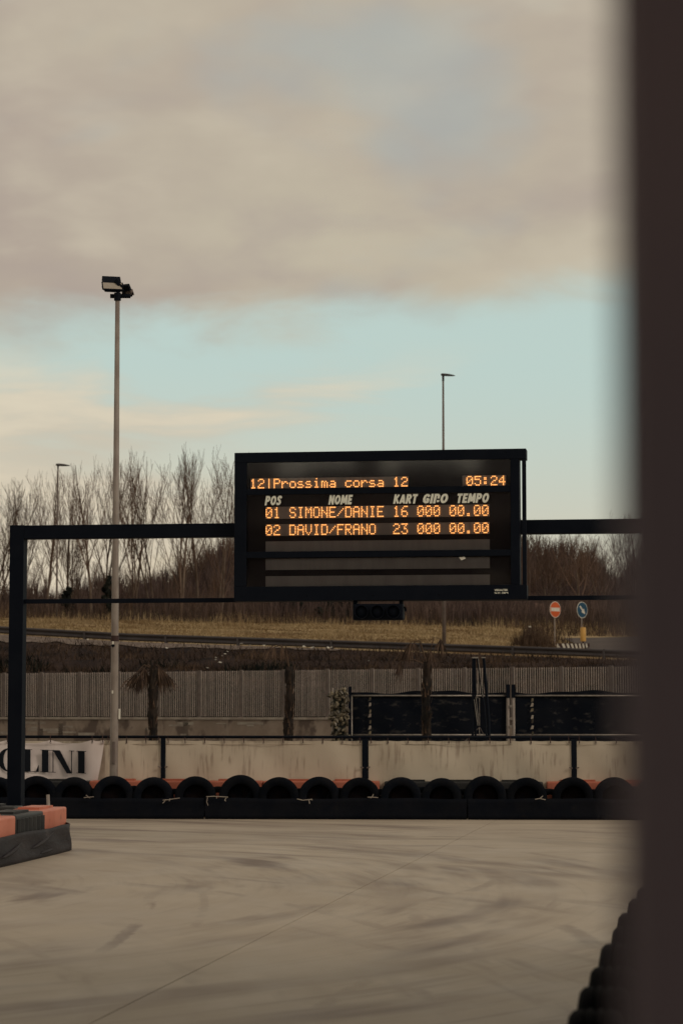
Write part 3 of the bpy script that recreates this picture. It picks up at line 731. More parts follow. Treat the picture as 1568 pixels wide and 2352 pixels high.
street_lamp(134, 1065, 163, field_z(X(132, 163), 163), 'distant slim street lamp in front of the bare trees on the left', 0.075, 0.045)

# ------------------------------------------------------------------ junction: signs, bollard, striped board
SG = 'road signs at the junction'
def disc(mb, r, y0, y1, n=40, mi=0, cx=0, cz=0):
    pts = [(cx + r * math.cos(2 * math.pi * k / n), cz + r * math.sin(2 * math.pi * k / n)) for k in range(n)]
    return mb.poly(pts, lambda u, v, w: Vector((u, y0 + w, v)), y1 - y0, mi)
def road_sign(px, pcy, pbase, Y, kind, label):
    c = P(px, pcy, Y); b = P(px, pbase, Y)
    zb = field_z(c.x, Y)
    t = thing('road_sign', label, 'road sign', (c.x, Y, zb), R(44), SG)
    zc_ = c.z - zb; r = 0.455
    MB().tube([(0, 0.05, -0.5), (0, 0.05, zc_ + 0.4)], 0.036, 8).build('post', mat['galv'], t)
    disc(MB(), r, -0.004, 0.012, cz=zc_).build('rim', mat['white'], t)
    disc(MB(), r * 0.925, -0.012, -0.0042, cz=zc_).build('face', mat['red' if kind == 'no' else 'blue'], t)
    if kind == 'no':
        MB().span((-r * 0.80, -0.018, zc_ - r * 0.215), (r * 0.80, -0.0125, zc_ + r * 0.225)).build('white_bar', mat['white'], t)
    else:
        ar = [(-0.58, 0.05), (0.0, 0.105), (-0.03, 0.34), (0.70, 0.0), (-0.03, -0.34), (0.0, -0.105), (-0.58, -0.105), (-0.58, 0.05)][:-1]
        ar = [(-0.66, 0.105), (0.05, 0.105), (0.05, 0.33), (0.72, 0.0), (0.05, -0.33), (0.05, -0.105), (-0.66, -0.105)]
        ca, sa = math.cos(R(-45)), math.sin(R(-45))
        MB().poly([(r * (u * ca - v * sa), zc_ + r * (u * sa + v * ca)) for u, v in ar], lambda u, v, w: Vector((u, -0.018 + w, v)), 0.0055).build('white_arrow', mat['white'], t)
    return t
SY = 135.0
road_sign(1274, 1400, 1480, SY, 'no', 'red no entry sign with white bar on a grey post')
road_sign(1336, 1401, 1440, SY, 'arrow', 'round blue sign with white arrow pointing down right')
bz = field_z(X(1340, SY), SY)
bo = thing('marker_bollard', 'yellow cylindrical marker bollard below the blue arrow sign', 'bollard', (X(1339.5, SY - 0.6), SY - 0.6, bz))
z1, z0_ = P(1340, 1441, SY - 0.6).z - bz, P(1340, 1473, SY - 0.6).z - bz
MB().lathe([(0.0, z0_), (0.15, z0_), (0.157, z0_ + 0.03), (0.157, z1 - 0.03), (0.15, z1), (0.0, z1)], 24).build('sleeve', mat['yellow'], bo, auto=35)
MB().tube([(0, 0, -0.3), (0, 0, z0_ + 0.02)], 0.05, 10).build('stem', mat['maroon'], bo)
# striped board on the traffic island
b0_, b1_ = P(1277, 1483, SY - 1.2), P(1353, 1485, SY - 1.2)
bw = b1_.x - b0_.x; zt_ = P(1277, 1477.5, SY - 1.2).z; zb_ = P(1277, 1495, SY - 1.2).z
sb = thing('striped_board', 'low black and white striped board below the road signs', 'barrier board', (b0_.x, SY - 1.2, zb_))
hgt = zt_ - zb_
MB().span((0, 0, -0.4), (bw, 0.12, hgt)).build('board', mat['maroon'], sb)
u = 0.02
for k in range(8):
    w_ = lerp(0.135, 0.085, k / 7); sl_ = lerp(0.17, 0.05, k / 7)
    pts = [(u - (0.0 if k else 0), hgt - 0.02), (u + w_ * (0.3 if k == 0 else 1), hgt - 0.02), (u + w_ + sl_, 0.02), (u + sl_ if k else u, 0.02)]
    MB().poly(pts, lambda a, b, w: Vector((a, -0.006 + w, b)), 0.0045).build('white_stripe', mat['white'], sb)
    u += lerp(0.265, 0.175, k / 7)
st = thing('leaning_stake', 'thin dark stake leaning between the two road signs', 'stake', (X(1309, SY - 0.5), SY - 0.5, field_z(X(1309, SY - .5), SY - .5)))
MB().tube([(0.08, 0, -0.2), (-0.08, 0, P(1300, 1452, SY).z - st.location.z)], 0.025, 6).build('stake', mat['maroon'], st)
def mound(px, py, Y, w, h, label, seed):
    r = random.Random(seed); x = X(px, Y)
    mb = MB()
    for _ in range(1400):
        u = r.gauss(0, 0.45)
        if abs(u) > 1: continue
        p = Vector((x + u * w, Y + r.gauss(0, 0.5), field_z(x, Y)))
        blade(mb, p, h * (1 - u * u) * r.uniform(0.3, 1.1), 0.02, r.uniform(0, 0.5), r.uniform(0, 6.28))
    return tag(mb.build('dead_bush', mat['brush'], recalc=False), label, 'bush')
mound(1222, 1478, 128, 1.5, 1.35, 'dark reddish dead bush behind the guard rail, left of the no entry sign', 5)
mk = thing('marker_post', 'short white topped marker post in the dead bush', 'marker post', (X(1217, 129), 129, field_z(X(1217, 129), 129)))
mh = P(1217, 1438, 129).z - mk.location.z
MB().tube([(0, 0, -0.2), (0, 0, mh - 0.08)], 0.03, 6).build('stem', mat['maroon'], mk)
MB().lathe([(0, mh - 0.08), (0.07, mh - 0.07), (0.08, mh - 0.03), (0.04, mh), (0, mh)], 10).build('cap', mat['white'], mk)

# litter on the bank
r = random.Random(21)
for i, (px, py) in enumerate(((203, 1461), (497, 1517), (511, 1512), (497, 1521), (505, 1528), (477, 1540), (517, 1508), (575, 1472), (606, 1485), (697, 1475), (718, 1479), (752, 1484), (762, 1483), (806, 1487), (847, 1523), (384, 1494), (523, 1502), (555, 1481))):
    best = None
    for k in range(60):
        Y = 86 + k * 0.5; p = P(px, py, Y)
        if Y > interp(p.x, RAIL_Y) - 0.8: break
        if Y < interp(p.x, FENCE) + 0.4: continue
        dz = abs(p.z - bank_z(p.x, Y))
        if best is None or dz < best[0]: best = (dz, p.x, Y)
    if best is None: continue
    _, x, Y = best
    s = r.uniform(0.06, 0.13)
    mb = MB(); n = 5
    ring = [(s * r.uniform(0.6, 1.2) * math.cos(a * 6.28 / n), s * 0.6 * math.sin(a * 6.28 / n), 0.03 + s * 0.5 * r.uniform(0.0, 1)) for a in range(n)]
    mb.add(ring + [(0, 0, s * 0.9)], [(a, (a + 1) % n, n) for a in range(n)])
    o = mb.build('litter_scrap', mat['white']); o.location = (x, Y - 0.2, bank_z(x, Y) + 0.06)
    tag(o, 'crumpled white litter scrap lying on the embankment', 'litter', 'litter scraps on the embankment')

# ------------------------------------------------------------------ retaining wall and bar fence
fd = (Vector((9.5, 85.5, 0)) - Vector((-13.9, 100.0, 0))).normalized(); fa = math.atan2(fd.y, fd.x)
F0 = Vector((-13.9, 100.0, 0)) - fd * 6.0
LEN = 44.0
wall = thing('retaining_wall', 'stained concrete retaining wall with pale coping under the bar fence', 'wall', F0, fa)
MB().span((0, 0, -0.2), (LEN, 0.3, 1.38)).build('wall_body', mat['dirtywall'], wall)
MB().span((-0.02, -0.06, 1.38), (LEN + 0.02, 0.36, 1.475)).build('coping', mat['coping'], wall, bevel=0.01)
# board joints and patched render on the wall face
for k in range(10):
    xx = 1.6 + k * 3.1
    MB().span((xx, -0.012, -0.1), (xx + 0.10, -0.002, 1.377)).build('wall_joint', mat['dirtywall'], wall)
rw = random.Random(5)
for k in range(34):
    xx = rw.uniform(0.3, 24); zz = rw.uniform(0.65, 1.22); ln = rw.uniform(0.3, 1.7); hh = rw.uniform(0.03, 0.12)
    if k % 4 == 0: ln, hh, zz = rw.uniform(0.08, 0.3), rw.uniform(0.3, 0.6), 0.7
    MB().span((xx, -0.009, zz), (xx + ln, -0.001, zz + hh)).build('render_patch', mat['coping'] if k % 4 else mat['wallstain'], wall)
fe = thing('bar_fence', 'grey steel fence of closely spaced vertical bars on the retaining wall', 'fence', F0 + Vector((0, 0, 1.475)), fa)
FH = 1.79
bar_me = MB().span((-0.0105, -0.018, 0.03), (0.0105, 0.018, FH)).mesh('fence_bar', mat['galvd'])
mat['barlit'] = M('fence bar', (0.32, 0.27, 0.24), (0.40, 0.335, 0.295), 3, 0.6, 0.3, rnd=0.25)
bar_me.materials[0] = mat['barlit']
post_me = MB().span((-0.055, -0.05, -0.02), (0.055, 0.06, FH + 0.04)).mesh('fence_post', mat['galvd'])
# posts: two metres apart, first one at the measured left post
npan = 17
pnl = 28.0 / 14 * (27.53 / 28.0)
x_first = 6.0 - pnl * 0.0
nb = 0
for k in range(-1, npan):
    xp = x_first + k * pnl
    if xp < 0 or xp > LEN: continue
    link('fence_post', post_me, fe, (xp, 0, 0))
    pan = MB()
    for zz in [0.05 + j * 0.28 for j in range(7)]:
        pan.span((xp + 0.06, -0.004, zz), (xp + pnl - 0.06, 0.004, zz + 0.008))
    pn = pan.build('fence_panel', mat['galvd'], fe, recalc=False)
    if nb > 319: continue
    n = 20
    for j in range(n):
        link('fence_bar', bar_me, pn, (xp + 0.065 + (pnl - 0.13) * (j + 0.5) / n, -0.024, 0)); nb += 1

# ------------------------------------------------------------------ screened mesh fence panels in the yard
YP = 54.0
def screen_panel(pxa, pxb, label, slump):
    xa, xb = X(pxa, YP), X(pxb, YP)
    t = thing('screened_fence_panel', label, 'fence panel', (xa, YP, 0), 0, 'screened fence panels in the yard')
    w = xb - xa
    zt, zm = P(pxa, 1598, YP).z, P(pxa, 1688, YP).z
    for nm, pts in (('top_rail', [(0, 0, zt), (w, 0, zt)]), ('middle_rail', [(0, 0, zm), (w, 0, zm)]), ('bottom_rail', [(0, 0, 0.15), (w, 0, 0.15)]), ('upright', [(0.02, 0, 0.0), (0.02, 0, zt)]), ('upright', [(w - 0.02, 0, 0.0), (w - 0.02, 0, zt)])):
        MB().tube(pts, 0.019 if nm != 'upright' else 0.022, 8).build(nm, mat['pipe'], t, smooth=True)
    mb = MB(); nx, nz = 60, 14; rr = random.Random(pxa)
    ph = [rr.uniform(0, 6) for _ in range(4)]
    for i in range(nx + 1):
        u = i / nx
        ztop = zt + 0.085 + 0.03 * math.sin(u * 9 + ph[0]) + 0.015 * math.sin(u * 23 + ph[1]) - slump * math.exp(-((u - 0.97) / 0.03) ** 2)
        for j in range(nz + 1):
            v = j / nz
            mb.v.append((u * w, 0.04 + 0.012 * math.sin(u * 31 + v * 3 + ph[2]) + 0.012 * math.sin(v * 9 + u * 14 + ph[3]), lerp(0.1, ztop, v)))
    for i in range(nx):
        for j in range(nz):
            a = i * (nz + 1) + j
            mb.f.append((a, a + nz + 1, a + nz + 2, a + 1)); mb.m.append(0)
    mb.build('shade_net', mat['net'], t, smooth=True, recalc=False)
    return t, w
pa, wa = screen_panel(805, 1166, 'black netted fence panel between the ivy column and the paired uprights', 0.0)
pb, wb = screen_panel(1178, 1540, 'black netted fence panel right of the paired uprights', 0.0)
for q, wq in ((pa, 0.43), (pb, 0.42)):    # torn strip of pale edging on the net
    rr = random.Random(int(wq * 1000))
    for k in range(7):
        zz = 1.15 + 0.12 * k + rr.uniform(-0.02, 0.02)
        MB().add([(wq - 0.03 + rr.uniform(-.02, .02), -0.03, zz), (wq + 0.02, -0.035, zz + 0.01), (wq + 0.03, -0.03, zz + 0.08), (wq - 0.01, -0.04, zz + 0.09)], [(0, 1, 2, 3)]).build('torn_edging', mat['coping'] if k % 2 else mat['leaf'], q, recalc=False)
def upright_pair(px, label):
    t = thing('clamped_uprights', label, 'fence post', (X(px, YP), YP - 0.03, 0))
    zt = P(px, 1572, YP).z
    for dx in (-0.058, 0.058):
        MB().span((dx - 0.040, -0.03, 1.96), (dx + 0.040, 0.05, zt)).build('black_cap', mat['steel'], t)
        MB().tube([(dx, 0, 0), (dx, 0, 1.958)], 0.026, 10).build('upright', mat['galv'], t, smooth=True)
    for zz in (1.3, 1.75):
        MB().span((-0.03, -0.05, zz), (0.03, -0.02, zz + 0.05)).build('clamp', mat['pipe'], t)
upright_pair(1172, 'pair of clamped steel uprights joining the two netted fence panels')
bp_ = thing('black_posts', 'two black posts at the left end of the netted fence', 'fence post', (X(799, YP), YP - 0.04, 0))
for dx, px in ((-0.09, 0), (0.04, 0)):
    MB().span((dx - 0.035, -0.03, 0), (dx + 0.035, 0.03, P(799, 1577, YP).z)).build('post', mat['steel'], bp_)

# ivy column
YI = 53.4
iv = thing('ivy_column', 'narrow column of pale glossy ivy at the end of the netted fence', 'ivy', (X(779, YI), YI, 0))
zi = P(779, 1582, YI).z; hw = (X(796, YI) - X(762, YI)) / 2
MB().span((-hw * 0.75, -0.06, 0), (hw * 0.75, 0.06, zi - 0.08)).build('stem_mass', mat['ivy_dark'], iv)
MB().tube([(-hw * 0.9, 0, 0), (-hw * 0.9, 0, zi + 0.02)], 0.02, 6).build('stake', mat['galv'], iv)
lm = []
for k in range(3):
    s = 0.052 + 0.012 * k
    lm.append(MB().add([(0, 0, 0), (s * 0.75, 0.012, s * 0.55), (s * 0.45, 0.0, s * 1.2), (0, -0.02, s * 1.75), (-s * 0.45, 0.0, s * 1.2), (-s * 0.75, 0.012, s * 0.55), (0, -0.022, s * 0.8)], [(0, 1, 6), (1, 2, 6), (2, 3, 6), (3, 4, 6), (4, 5, 6), (5, 0, 6)]).mesh('leaf', mat['leaf']))
rr = random.Random(8)
for k in range(170):
    link('leaf', rr.choice(lm), iv, (rr.uniform(-hw, hw) * (1 if rr.random() < 0.8 else 1.15), -0.075 + rr.uniform(-0.03, 0.05), rr.uniform(0.95, zi)), (rr.uniform(-1.0, 0.5), rr.uniform(1.6, 4.7), rr.uniform(-0.9, 0.9)))

# ------------------------------------------------------------------ dead palms
def palm(px, ptop, Y, w, label, fronds, seed, lean=0.0):
    r = random.Random(seed)
    x = X(px, Y); zt = P(px, ptop, Y).z
    t = thing('dead_palm', label, 'palm', (x, Y, 0), 0, 'dead palms in the yard')
    n = 34; prof = []
    mb = MB(); vs = []
    for i in range(n):
        z = zt * i / (n - 1)
        for a in range(14):
            g_ = a * 2 * math.pi / 14
            rad = w * (0.92 + 0.10 * math.sin(i * 0.9 + seed) + 0.07 * r.gauss(0, 1)) * (0.72 if i == n - 1 else 1)
            vs.append((math.cos(g_) * rad + lean * z / zt + 0.012 * math.sin(i * 0.35 + seed), math.sin(g_) * rad, z + r.gauss(0, 0.01)))
    fs = [(i * 14 + a, i * 14 + (a + 1) % 14, (i + 1) * 14 + (a + 1) % 14, (i + 1) * 14 + a) for i in range(n - 1) for a in range(14)] + [tuple(range((n - 1) * 14, n * 14))]
    mb.add(vs, fs).build('trunk', mat['husk'], t)
    # old leaf bases standing off the trunk
    mb = MB()
    for k in range(70):
        az = r.uniform(0, 6.28); z = r.uniform(0.7, zt - 0.05)
        c = Vector((math.cos(az) * w * 0.95 + lean * z / zt, math.sin(az) * w * 0.95, z))
        o = Vector((math.cos(az), math.sin(az), 0)); tt = Vector((-o.y, o.x, 0)) * 0.022
        mb.add([c - tt, c + tt, c + o * r.uniform(0.02, 0.06) + Vector((0, 0, r.uniform(0.10, 0.2)))], [(0, 1, 2)])
    stuff(mb.build('leaf_base', mat['frond'], t, recalc=False))
    k_ = Y / FPX
    for (ax, ay, ex, ey, spread, cnt) in fronds:          # hinge and drooping fan in photo pixels, turned to metres here
        hp = Vector(((ax - px) * k_, -0.05 + r.uniform(-0.15, 0.1), P(px, ay, Y).z))
        fr = MB()
        fr.tube([(lean * 0.9, 0, zt - 0.06), ((lean + hp.x) / 2, hp.y / 2, max(zt, hp.z) + 0.03), hp], [0.012, 0.010, 0.008], 5)
        pt = fr.build('frond', mat['frond'], t)
        lf = MB()
        for c in range(int(cnt * 0.6)):
            q = r.gauss(0, 0.5)
            e = hp + Vector(((ex - ax) * k_ + q * spread * k_, r.gauss(0, 0.07), -(ey - ay) * k_ * r.uniform(0.75, 1.08)))
            mid = hp.lerp(e, 0.5) + Vector((q * spread * k_ * 0.12, 0, 0.03))
            wv = Vector((r.uniform(0.006, 0.013), 0, 0))
            lf.add([hp - wv * 0.5, hp + wv * 0.5, mid + wv, e, mid - wv], [(0, 1, 2, 4), (4, 2, 3)])
        stuff(lf.build('leaflets', mat['frond'], pt, recalc=False))
palm(352, 1530, 50.0, 0.098, 'dead palm nearest the floodlight mast with drooping brown fronds on both sides', [(331, 1533, 318, 1592, 34, 70), (310, 1548, 296, 1598, 26, 60), (326, 1548, 322, 1596, 16, 50), (372, 1538, 384, 1598, 34, 80), (364, 1532, 374, 1580, 16, 40)], 3)
palm(662, 1531, 50.5, 0.102, 'bare dead palm stump, left of the ivy column', [(624, 1484, 606, 1524, 16, 18), (629, 1486, 628, 1528, 8, 20), (646, 1486, 648, 1524, 8, 18)], 5, 0.03)
palm(977, 1520, 50.0, 0.098, 'tall dead palm in front of the netted fence', [(944, 1474, 926, 1538, 30, 44), (950, 1475, 956, 1512, 16, 22), (920, 1518, 910, 1572, 14, 28), (1012, 1467, 1014, 1514, 18, 44), (988, 1494, 996, 1546, 22, 40)], 9, 0.03)

# ------------------------------------------------------------------ folded gazebo frames leaning in the yard
YG = 49.0
gz = thing('folded_gazebo_frame', 'folded black gazebo frame with bright scissor struts standing by the fence', 'gazebo frame', (X(1094, YG), YG, 0))
kg = YG / FPX
def gp(px, py, dy=0.0): return ((px - 1094) * kg, dy, P(1094, py, YG).z)
for a, b_, rr_, m_ in (((1086, 1512), (1084, 1800), 0.022, 'steel'), ((1090, 1512), (1092, 1800), 0.022, 'steel'), ((1096, 1512), (1112, 1630), 0.020, 'steel'), ((1112, 1630), (1122, 1800), 0.018, 'steel')):
    MB().tube([gp(*a), gp(*b_)], rr_, 8).build('leg', mat[m_], gz)
for a, b_ in (((1088, 1606), (1096, 1667)), ((1092, 1600), (1098, 1662)), ((1100, 1603), (1100, 1667)), ((1099, 1672), (1101, 1695)), ((1094, 1570), (1096, 1604)), ((1098, 1514), (1108, 1602))):
    MB().tube([gp(*a, -0.05), gp(*b_, -0.05)], 0.0065, 6).build('strut', mat['pipe'], gz)
MB().span(((1084 - 1094) * kg, -0.05, P(0, 1512, YG).z), ((1098 - 1094) * kg, 0.05, P(0, 1509, YG).z)).build('top_plate', mat['pipe'], gz)
MB().tube([gp(1101, 1670, 0.05), gp(1068, 1702, 0.05)], 0.008, 6).build('brace', mat['galvd'], gz)
MB().tube([gp(1101, 1670, 0.05), gp(1117, 1700, 0.05)], 0.008, 6).build('brace', mat['galvd'], gz)
g2 = thing('tall_leaning_pole', 'single dark pole leaning right of the folded gazebo frame', 'pole', (X(1112, YG), YG + 0.2, 0))
MB().tube([((1112 - 1112) * kg, 0, P(0, 1511, YG).z), ((1122 - 1112) * kg, 0, P(0, 1650, YG).z), ((1126 - 1112) * kg, 0, 0.0)], [0.030, 0.034, 0.036], 8).build('shaft', mat['steel'], g2)
MB().span((-0.045, -0.04, P(0, 1511, YG).z), (0.035, 0.04, P(0, 1508.5, YG).z)).build('end_cap', mat['pipe'], g2)

# ------------------------------------------------------------------ track-side fence with tarpaulins
YF0, YF1 = 38.65, 37.55            # depth of the fence at the left and right edge of the picture
def fence_y(px): return lerp(YF0, YF1, px / 1568.0)
fz = lambda px: P(px, lerp(1695.5, 1690.5, px / 1568.0), fence_y(px)).z
FT = fz(784)
tf = thing('trackside_fence', 'black steel tube fence along the far side of the track', 'fence', (0, 38.1, 0))
def fp(px, z, dy=0.0): return Vector((X(px, fence_y(px)), fence_y(px) - 38.1 + dy, z))
MB().tube([fp(-160, FT), fp(1720, FT)], 0.024, 10).build('top_rail', mat['steel'], tf, smooth=True)
MB().tube([fp(-160, 0.12), fp(1720, 0.12)], 0.02, 8).build('bottom_rail', mat['steel'], tf)
posts = (-92, 375.5, 838, 1316, 1790)
for px in posts[:4]:
    q = fp(px, 0)
    pt = MB().span((q.x - 0.035, q.y - 0.03, 0), (q.x + 0.035, q.y + 0.03, FT - 0.02)).build('post', mat['steel'], tf)
    for dx in (-0.055, 0.055):
        MB().tube([(q.x + dx * 0.5, q.y - 0.035, 0.76), (q.x + dx * 1.35, q.y - 0.05, 0.775)], 0.011, 6).build('bolt', mat['galvd'], pt)
def cloth(name, pxa, pxb, ztop, zbot, dy, m, label, cat, corner=0.0, hooks=(), group=None, sag=0.012):
    pa_, pb_ = fp(pxa, 0), fp(pxb, 0)
    t = thing(name, label, cat, (pa_.x, pa_.y + 38.1, 0), 0, group)
    dx, dyy = pb_.x - pa_.x, pb_.y - pa_.y
    nx, nz = 64, 14
    rr = random.Random(pxa)
    ph = [rr.uniform(0, 6.28) for _ in range(6)]
    hs = [(h_ - pxa) / (pxb - pxa) for h_ in hooks]
    mb = MB()
    for i in range(nx + 1):
        u = i / nx
        dh = min([abs(u - h_) for h_ in hs], default=0.0) * dx
        top = ztop - sag * min(1, dh / 0.2) 
        for j in range(nz + 1):
            v = j / nz
            uu = u - corner * (1 - v) ** 1.3 * (1 if u > 0.5 else 0) * (u - 0.5) * 2
            w = 0.014 * math.sin(u * 11 + v * 2 + ph[0]) + 0.010 * math.sin(u * 29 + v * 5 + ph[1]) + 0.012 * math.sin(v * 4 + ph[2] + u * 7)
            if corner: w += 0.02 * math.sin(u * 17 - v * 6 + ph[3]) * (1 - v * 0.3)
            mb.v.append((uu * dx, uu * dyy + dy + w * 0.8, lerp(zbot, top, v)))
    for i in range(nx):
        for j in range(nz):
            a = i * (nz + 1) + j
            mb.f.append((a, a + nz + 1, a + nz + 2, a + 1)); mb.m.append(0)
    mb.build('cloth', m, t, smooth=True, recalc=False)
    MB().tube([(u_ * dx / 20, u_ * dyy / 20 + dy - 0.012, ztop - 0.055) for u_ in range(21)], 0.004, 5).build('hem', m, t)
    for h_ in hs:
        hk = MB().tube([(h_ * dx, h_ * dyy + dy - 0.022, FT + 0.024), (h_ * dx, h_ * dyy + dy - 0.03, FT - 0.03), (h_ * dx + 0.006, h_ * dyy + dy - 0.03, ztop - 0.035)], 0.007, 6).build('hook', mat['maroon'], t)
        MB().tube([(h_ * dx + 0.012 * math.cos(a), h_ * dyy + dy - 0.026, ztop - 0.04 + 0.012 * math.sin(a)) for a in [q * 6.2832 / 8 for q in range(9)]], 0.004, 5).build('eyelet', mat['galv'], hk)
    return t, dx, dyy
TT = FT - 0.055
TGp = 'tarpaulins hung on the trackside fence'
cloth('tarpaulin', 60, 371, TT, 0.10, 0.0, mat['tarp'], 'narrow weathered tarpaulin between the white banner and the first fence post', 'tarpaulin', hooks=(250, 292, 336, 366), group=TGp)
cloth('tarpaulin', 382, 831, TT, 0.10, 0.0, mat['tarp'], 'weathered beige tarpaulin between the first and second fence posts', 'tarpaulin', hooks=(387, 426, 471, 516, 561, 606, 651, 696, 741, 786, 826), group=TGp)
cloth('tarpaulin', 846, 1310, TT, 0.10, 0.0, mat['tarp'], 'weathered beige tarpaulin with dark streaks under the scoreboard\'s right half', 'tarpaulin', hooks=(851, 890, 936, 983, 1030, 1077, 1124, 1171, 1218, 1262, 1304), group=TGp)
cloth('tarpaulin', 1323, 1700, TT, 0.10, 0.0, mat['tarp'], 'weathered beige tarpaulin beside the blurred foreground pillar', 'tarpaulin', hooks=(1328, 1366, 1413, 1460, 1508, 1560, 1610, 1660), group=TGp)
bn, bdx, bdy = cloth('banner', -150, 241, FT - 0.05, 0.42, -0.06, mat['banner'], 'white banner with large black serif letters behind the gantry post', 'banner', 0.045, hooks=(-60, 20, 119, 214, 238), sag=0.05)
# its lettering: high-contrast serif capitals
def bpt(px, py):   # photo pixel to the banner's own plane
    Y = fence_y(px) - 0.085
    p = P(px, py, Y); return (p.x - bn.location.x, p.z)
def letter(shapes, name='letter'):
    mb = MB()
    for sh in shapes:
        pts = [bpt(px, py) for px, py in sh]
        mb.poly(pts, lambda a, b, w: Vector((a, a * bdy / bdx - 0.092 + w, b)), 0.003)
    return mb.build(name, mat['ink'], bn)
def rect(x0, y0, x1, y1): return [(x0, y0), (x1, y0), (x1, y1), (x0, y1)]
LT, LB = 1722.0, 1773.5            # cap height in photo pixels
def sl(px): return (px - 100) * 0.032   # baseline slope of the lettering
def shift(shape): return [(a, b + sl(a)) for a, b in shape]
def serif_stem(xa, xb, ea=3.5, eb=3.5): return [shift(rect(xa, LT, xb, LB)), shift(rect(xa - ea, LT, xb + eb, LT + 1.3)), shift(rect(xa - ea, LB - 1.3, xb + eb, LB))]
def ring(cx, cy, rx, ry, ix, iy, n=32):
    out = []
    for k in range(n):
        a0, a1 = 2 * math.pi * k / n, 2 * math.pi * (k + 1) / n
        out.append(shift([(cx + rx * math.cos(a0), cy + ry * math.sin(a0)), (cx + rx * math.cos(a1), cy + ry * math.sin(a1)), (cx + ix * math.cos(a1), cy + iy * math.sin(a1)), (cx + ix * math.cos(a0), cy + iy * math.sin(a0))]))
    return out
letter(ring(22, 1748, 25.5, 27.0, 13.0, 25.2))
letter(serif_stem(57, 71)[:2] + [shift(rect(53.5, LB - 1.3, 86, LB)), shift([(71, LB - 1.3), (83, LB - 1.3), (89, LB - 16), (90, LB - 16), (90, LB), (71, LB)])])
letter(serif_stem(97, 112))
letter([shift(rect(121.5, LT, 123.6, LB)), shift(rect(116, LT, 134, LT + 1.3)), shift(rect(116.5, LB - 1.3, 129, LB)), shift([(122, LT), (138, LT), (166, LB + 1), (154, LB + 1)]), shift(rect(164, LT, 166, LB)), shift(rect(159, LT, 171, LT + 1.3))])
letter(serif_stem(180, 195))
letter([shift([(128, 1792), (134, 1789), (140, 1790.5), (141, 1793), (130, 1793)])], 'small_mark')

# ------------------------------------------------------------------ floodlight mast
YM = 37.95
mx = X(263, YM)
ms = thing('floodlight_mast', 'tall grey tapered floodlight mast standing at the trackside fence', 'floodlight mast', (mx, YM, 0))
ztop = P(266, 676, YM).z
MB().tube([(0, 0, 0), (0, 0, 0.5), (0, 0, ztop * 0.5), (0, 0, ztop)], [0.069, 0.067, 0.052, 0.036], 20).build('pole', mat['galv'], ms, smooth=True)
km = YM / FPX
def mz(py): return P(264, py, YM).z
MB().span((-0.025, -0.078, mz(1755)), (0.022, -0.055, mz(1703))).build('access_cover', mat['galvd'], ms, bevel=0.008)
MB().span((-0.035, -0.075, mz(1593)), (-0.012, -0.058, mz(1586))).build('number_plate', mat['plastic_white'], ms)
MB().span((0.066, -0.03, mz(1652)), (0.092, 0.05, mz(1628))).build('white_box', mat['plastic_white'], ms, bevel=0.005)
zt_ = mz(1460)
MB().lathe([(0.058, mz(1473)), (0.064, mz(1473)), (0.064, zt_), (0.058, zt_)], 20, closed=True).build('red_band', mat['maroon'], ms)
MB().span((-0.035, -0.090, mz(1480)), (-0.008, -0.058, mz(1473.5))).build('beacon_clip', mat['plastic_white'], ms)
MB().lathe([(0, mz(1487)), (0.025, mz(1485)), (0.028, mz(1481)), (0, mz(1480.5))], 12, Matrix.Translation((-0.022, -0.08, 0))).build('beacon', mat['steel'], ms)
def floodlight(c, yaw, tilt, size, body, full=True):
    rot = Euler((tilt, 0, yaw)).to_matrix()
    def T(p): return Vector(c) + rot @ (Vector(p) * size)
    w = 1.0
    # front (glass) frame in the local x-z plane facing -y, tapering housing behind, control gear hood on top
    fr = MB()
    vs = [(-w / 2, 0, -0.24), (w / 2, 0, -0.24), (w / 2, 0, 0.24), (-w / 2, 0, 0.24), (-0.40, 0.17, -0.14), (0.40, 0.17, -0.14), (0.40, 0.17, 0.18), (-0.40, 0.17, 0.18)]
    fr.add([T(v) for v in vs], [(0, 1, 2, 3), (4, 7, 6, 5), (0, 4, 5, 1), (1, 5, 6, 2), (2, 6, 7, 3), (3, 7, 4, 0)])
    o = fr.build('floodlight', mat[body], ms)
    gl = MB(); vs = [(-0.44, -0.012, -0.185), (0.44, -0.012, -0.185), (0.44, -0.012, 0.185), (-0.44, -0.012, 0.185)]
    gl.add([T(v) for v in vs], [(0, 1, 2, 3)]).build('glass', mat['lampglass'], o, recalc=False)
    if full:
        MB().add([T(v) for v in [(-0.42, 0.02, 0.245), (0.42, 0.02, 0.245), (0.42, 0.24, 0.20), (-0.42, 0.24, 0.20), (-0.42, 0.09, 0.70), (0.42, 0.09, 0.70), (0.42, 0.28, 0.62), (-0.42, 0.28, 0.62)]], [(0, 1, 2, 3), (4, 7, 6, 5), (0, 4, 5, 1), (1, 5, 6, 2), (2, 6, 7, 3), (3, 7, 4, 0)]).build('gear_box', mat['steel'], o)
    br = MB().tube([T((-0.46, 0.06, 0)), T((-0.34, 0.12, -0.22)), T((0.34, 0.12, -0.22)), T((0.46, 0.06, 0))], 0.018, 6)
    br.build('bracket', mat['steel'], o)
    return o
MB().tube([(-0.12, 0.05, ztop - 0.02), (0.20, 0.05, ztop - 0.02)], 0.035, 8).build('crossarm', mat['steel'], ms)
MB().lathe([(0, ztop - 0.10), (0.055, ztop - 0.10), (0.055, ztop + 0.02), (0, ztop + 0.03)], 14).build('mast_cap', mat['steel'], ms)
floodlight((-0.075, -0.05, ztop + 0.125), R(14), R(-34), 0.345, 'steel')
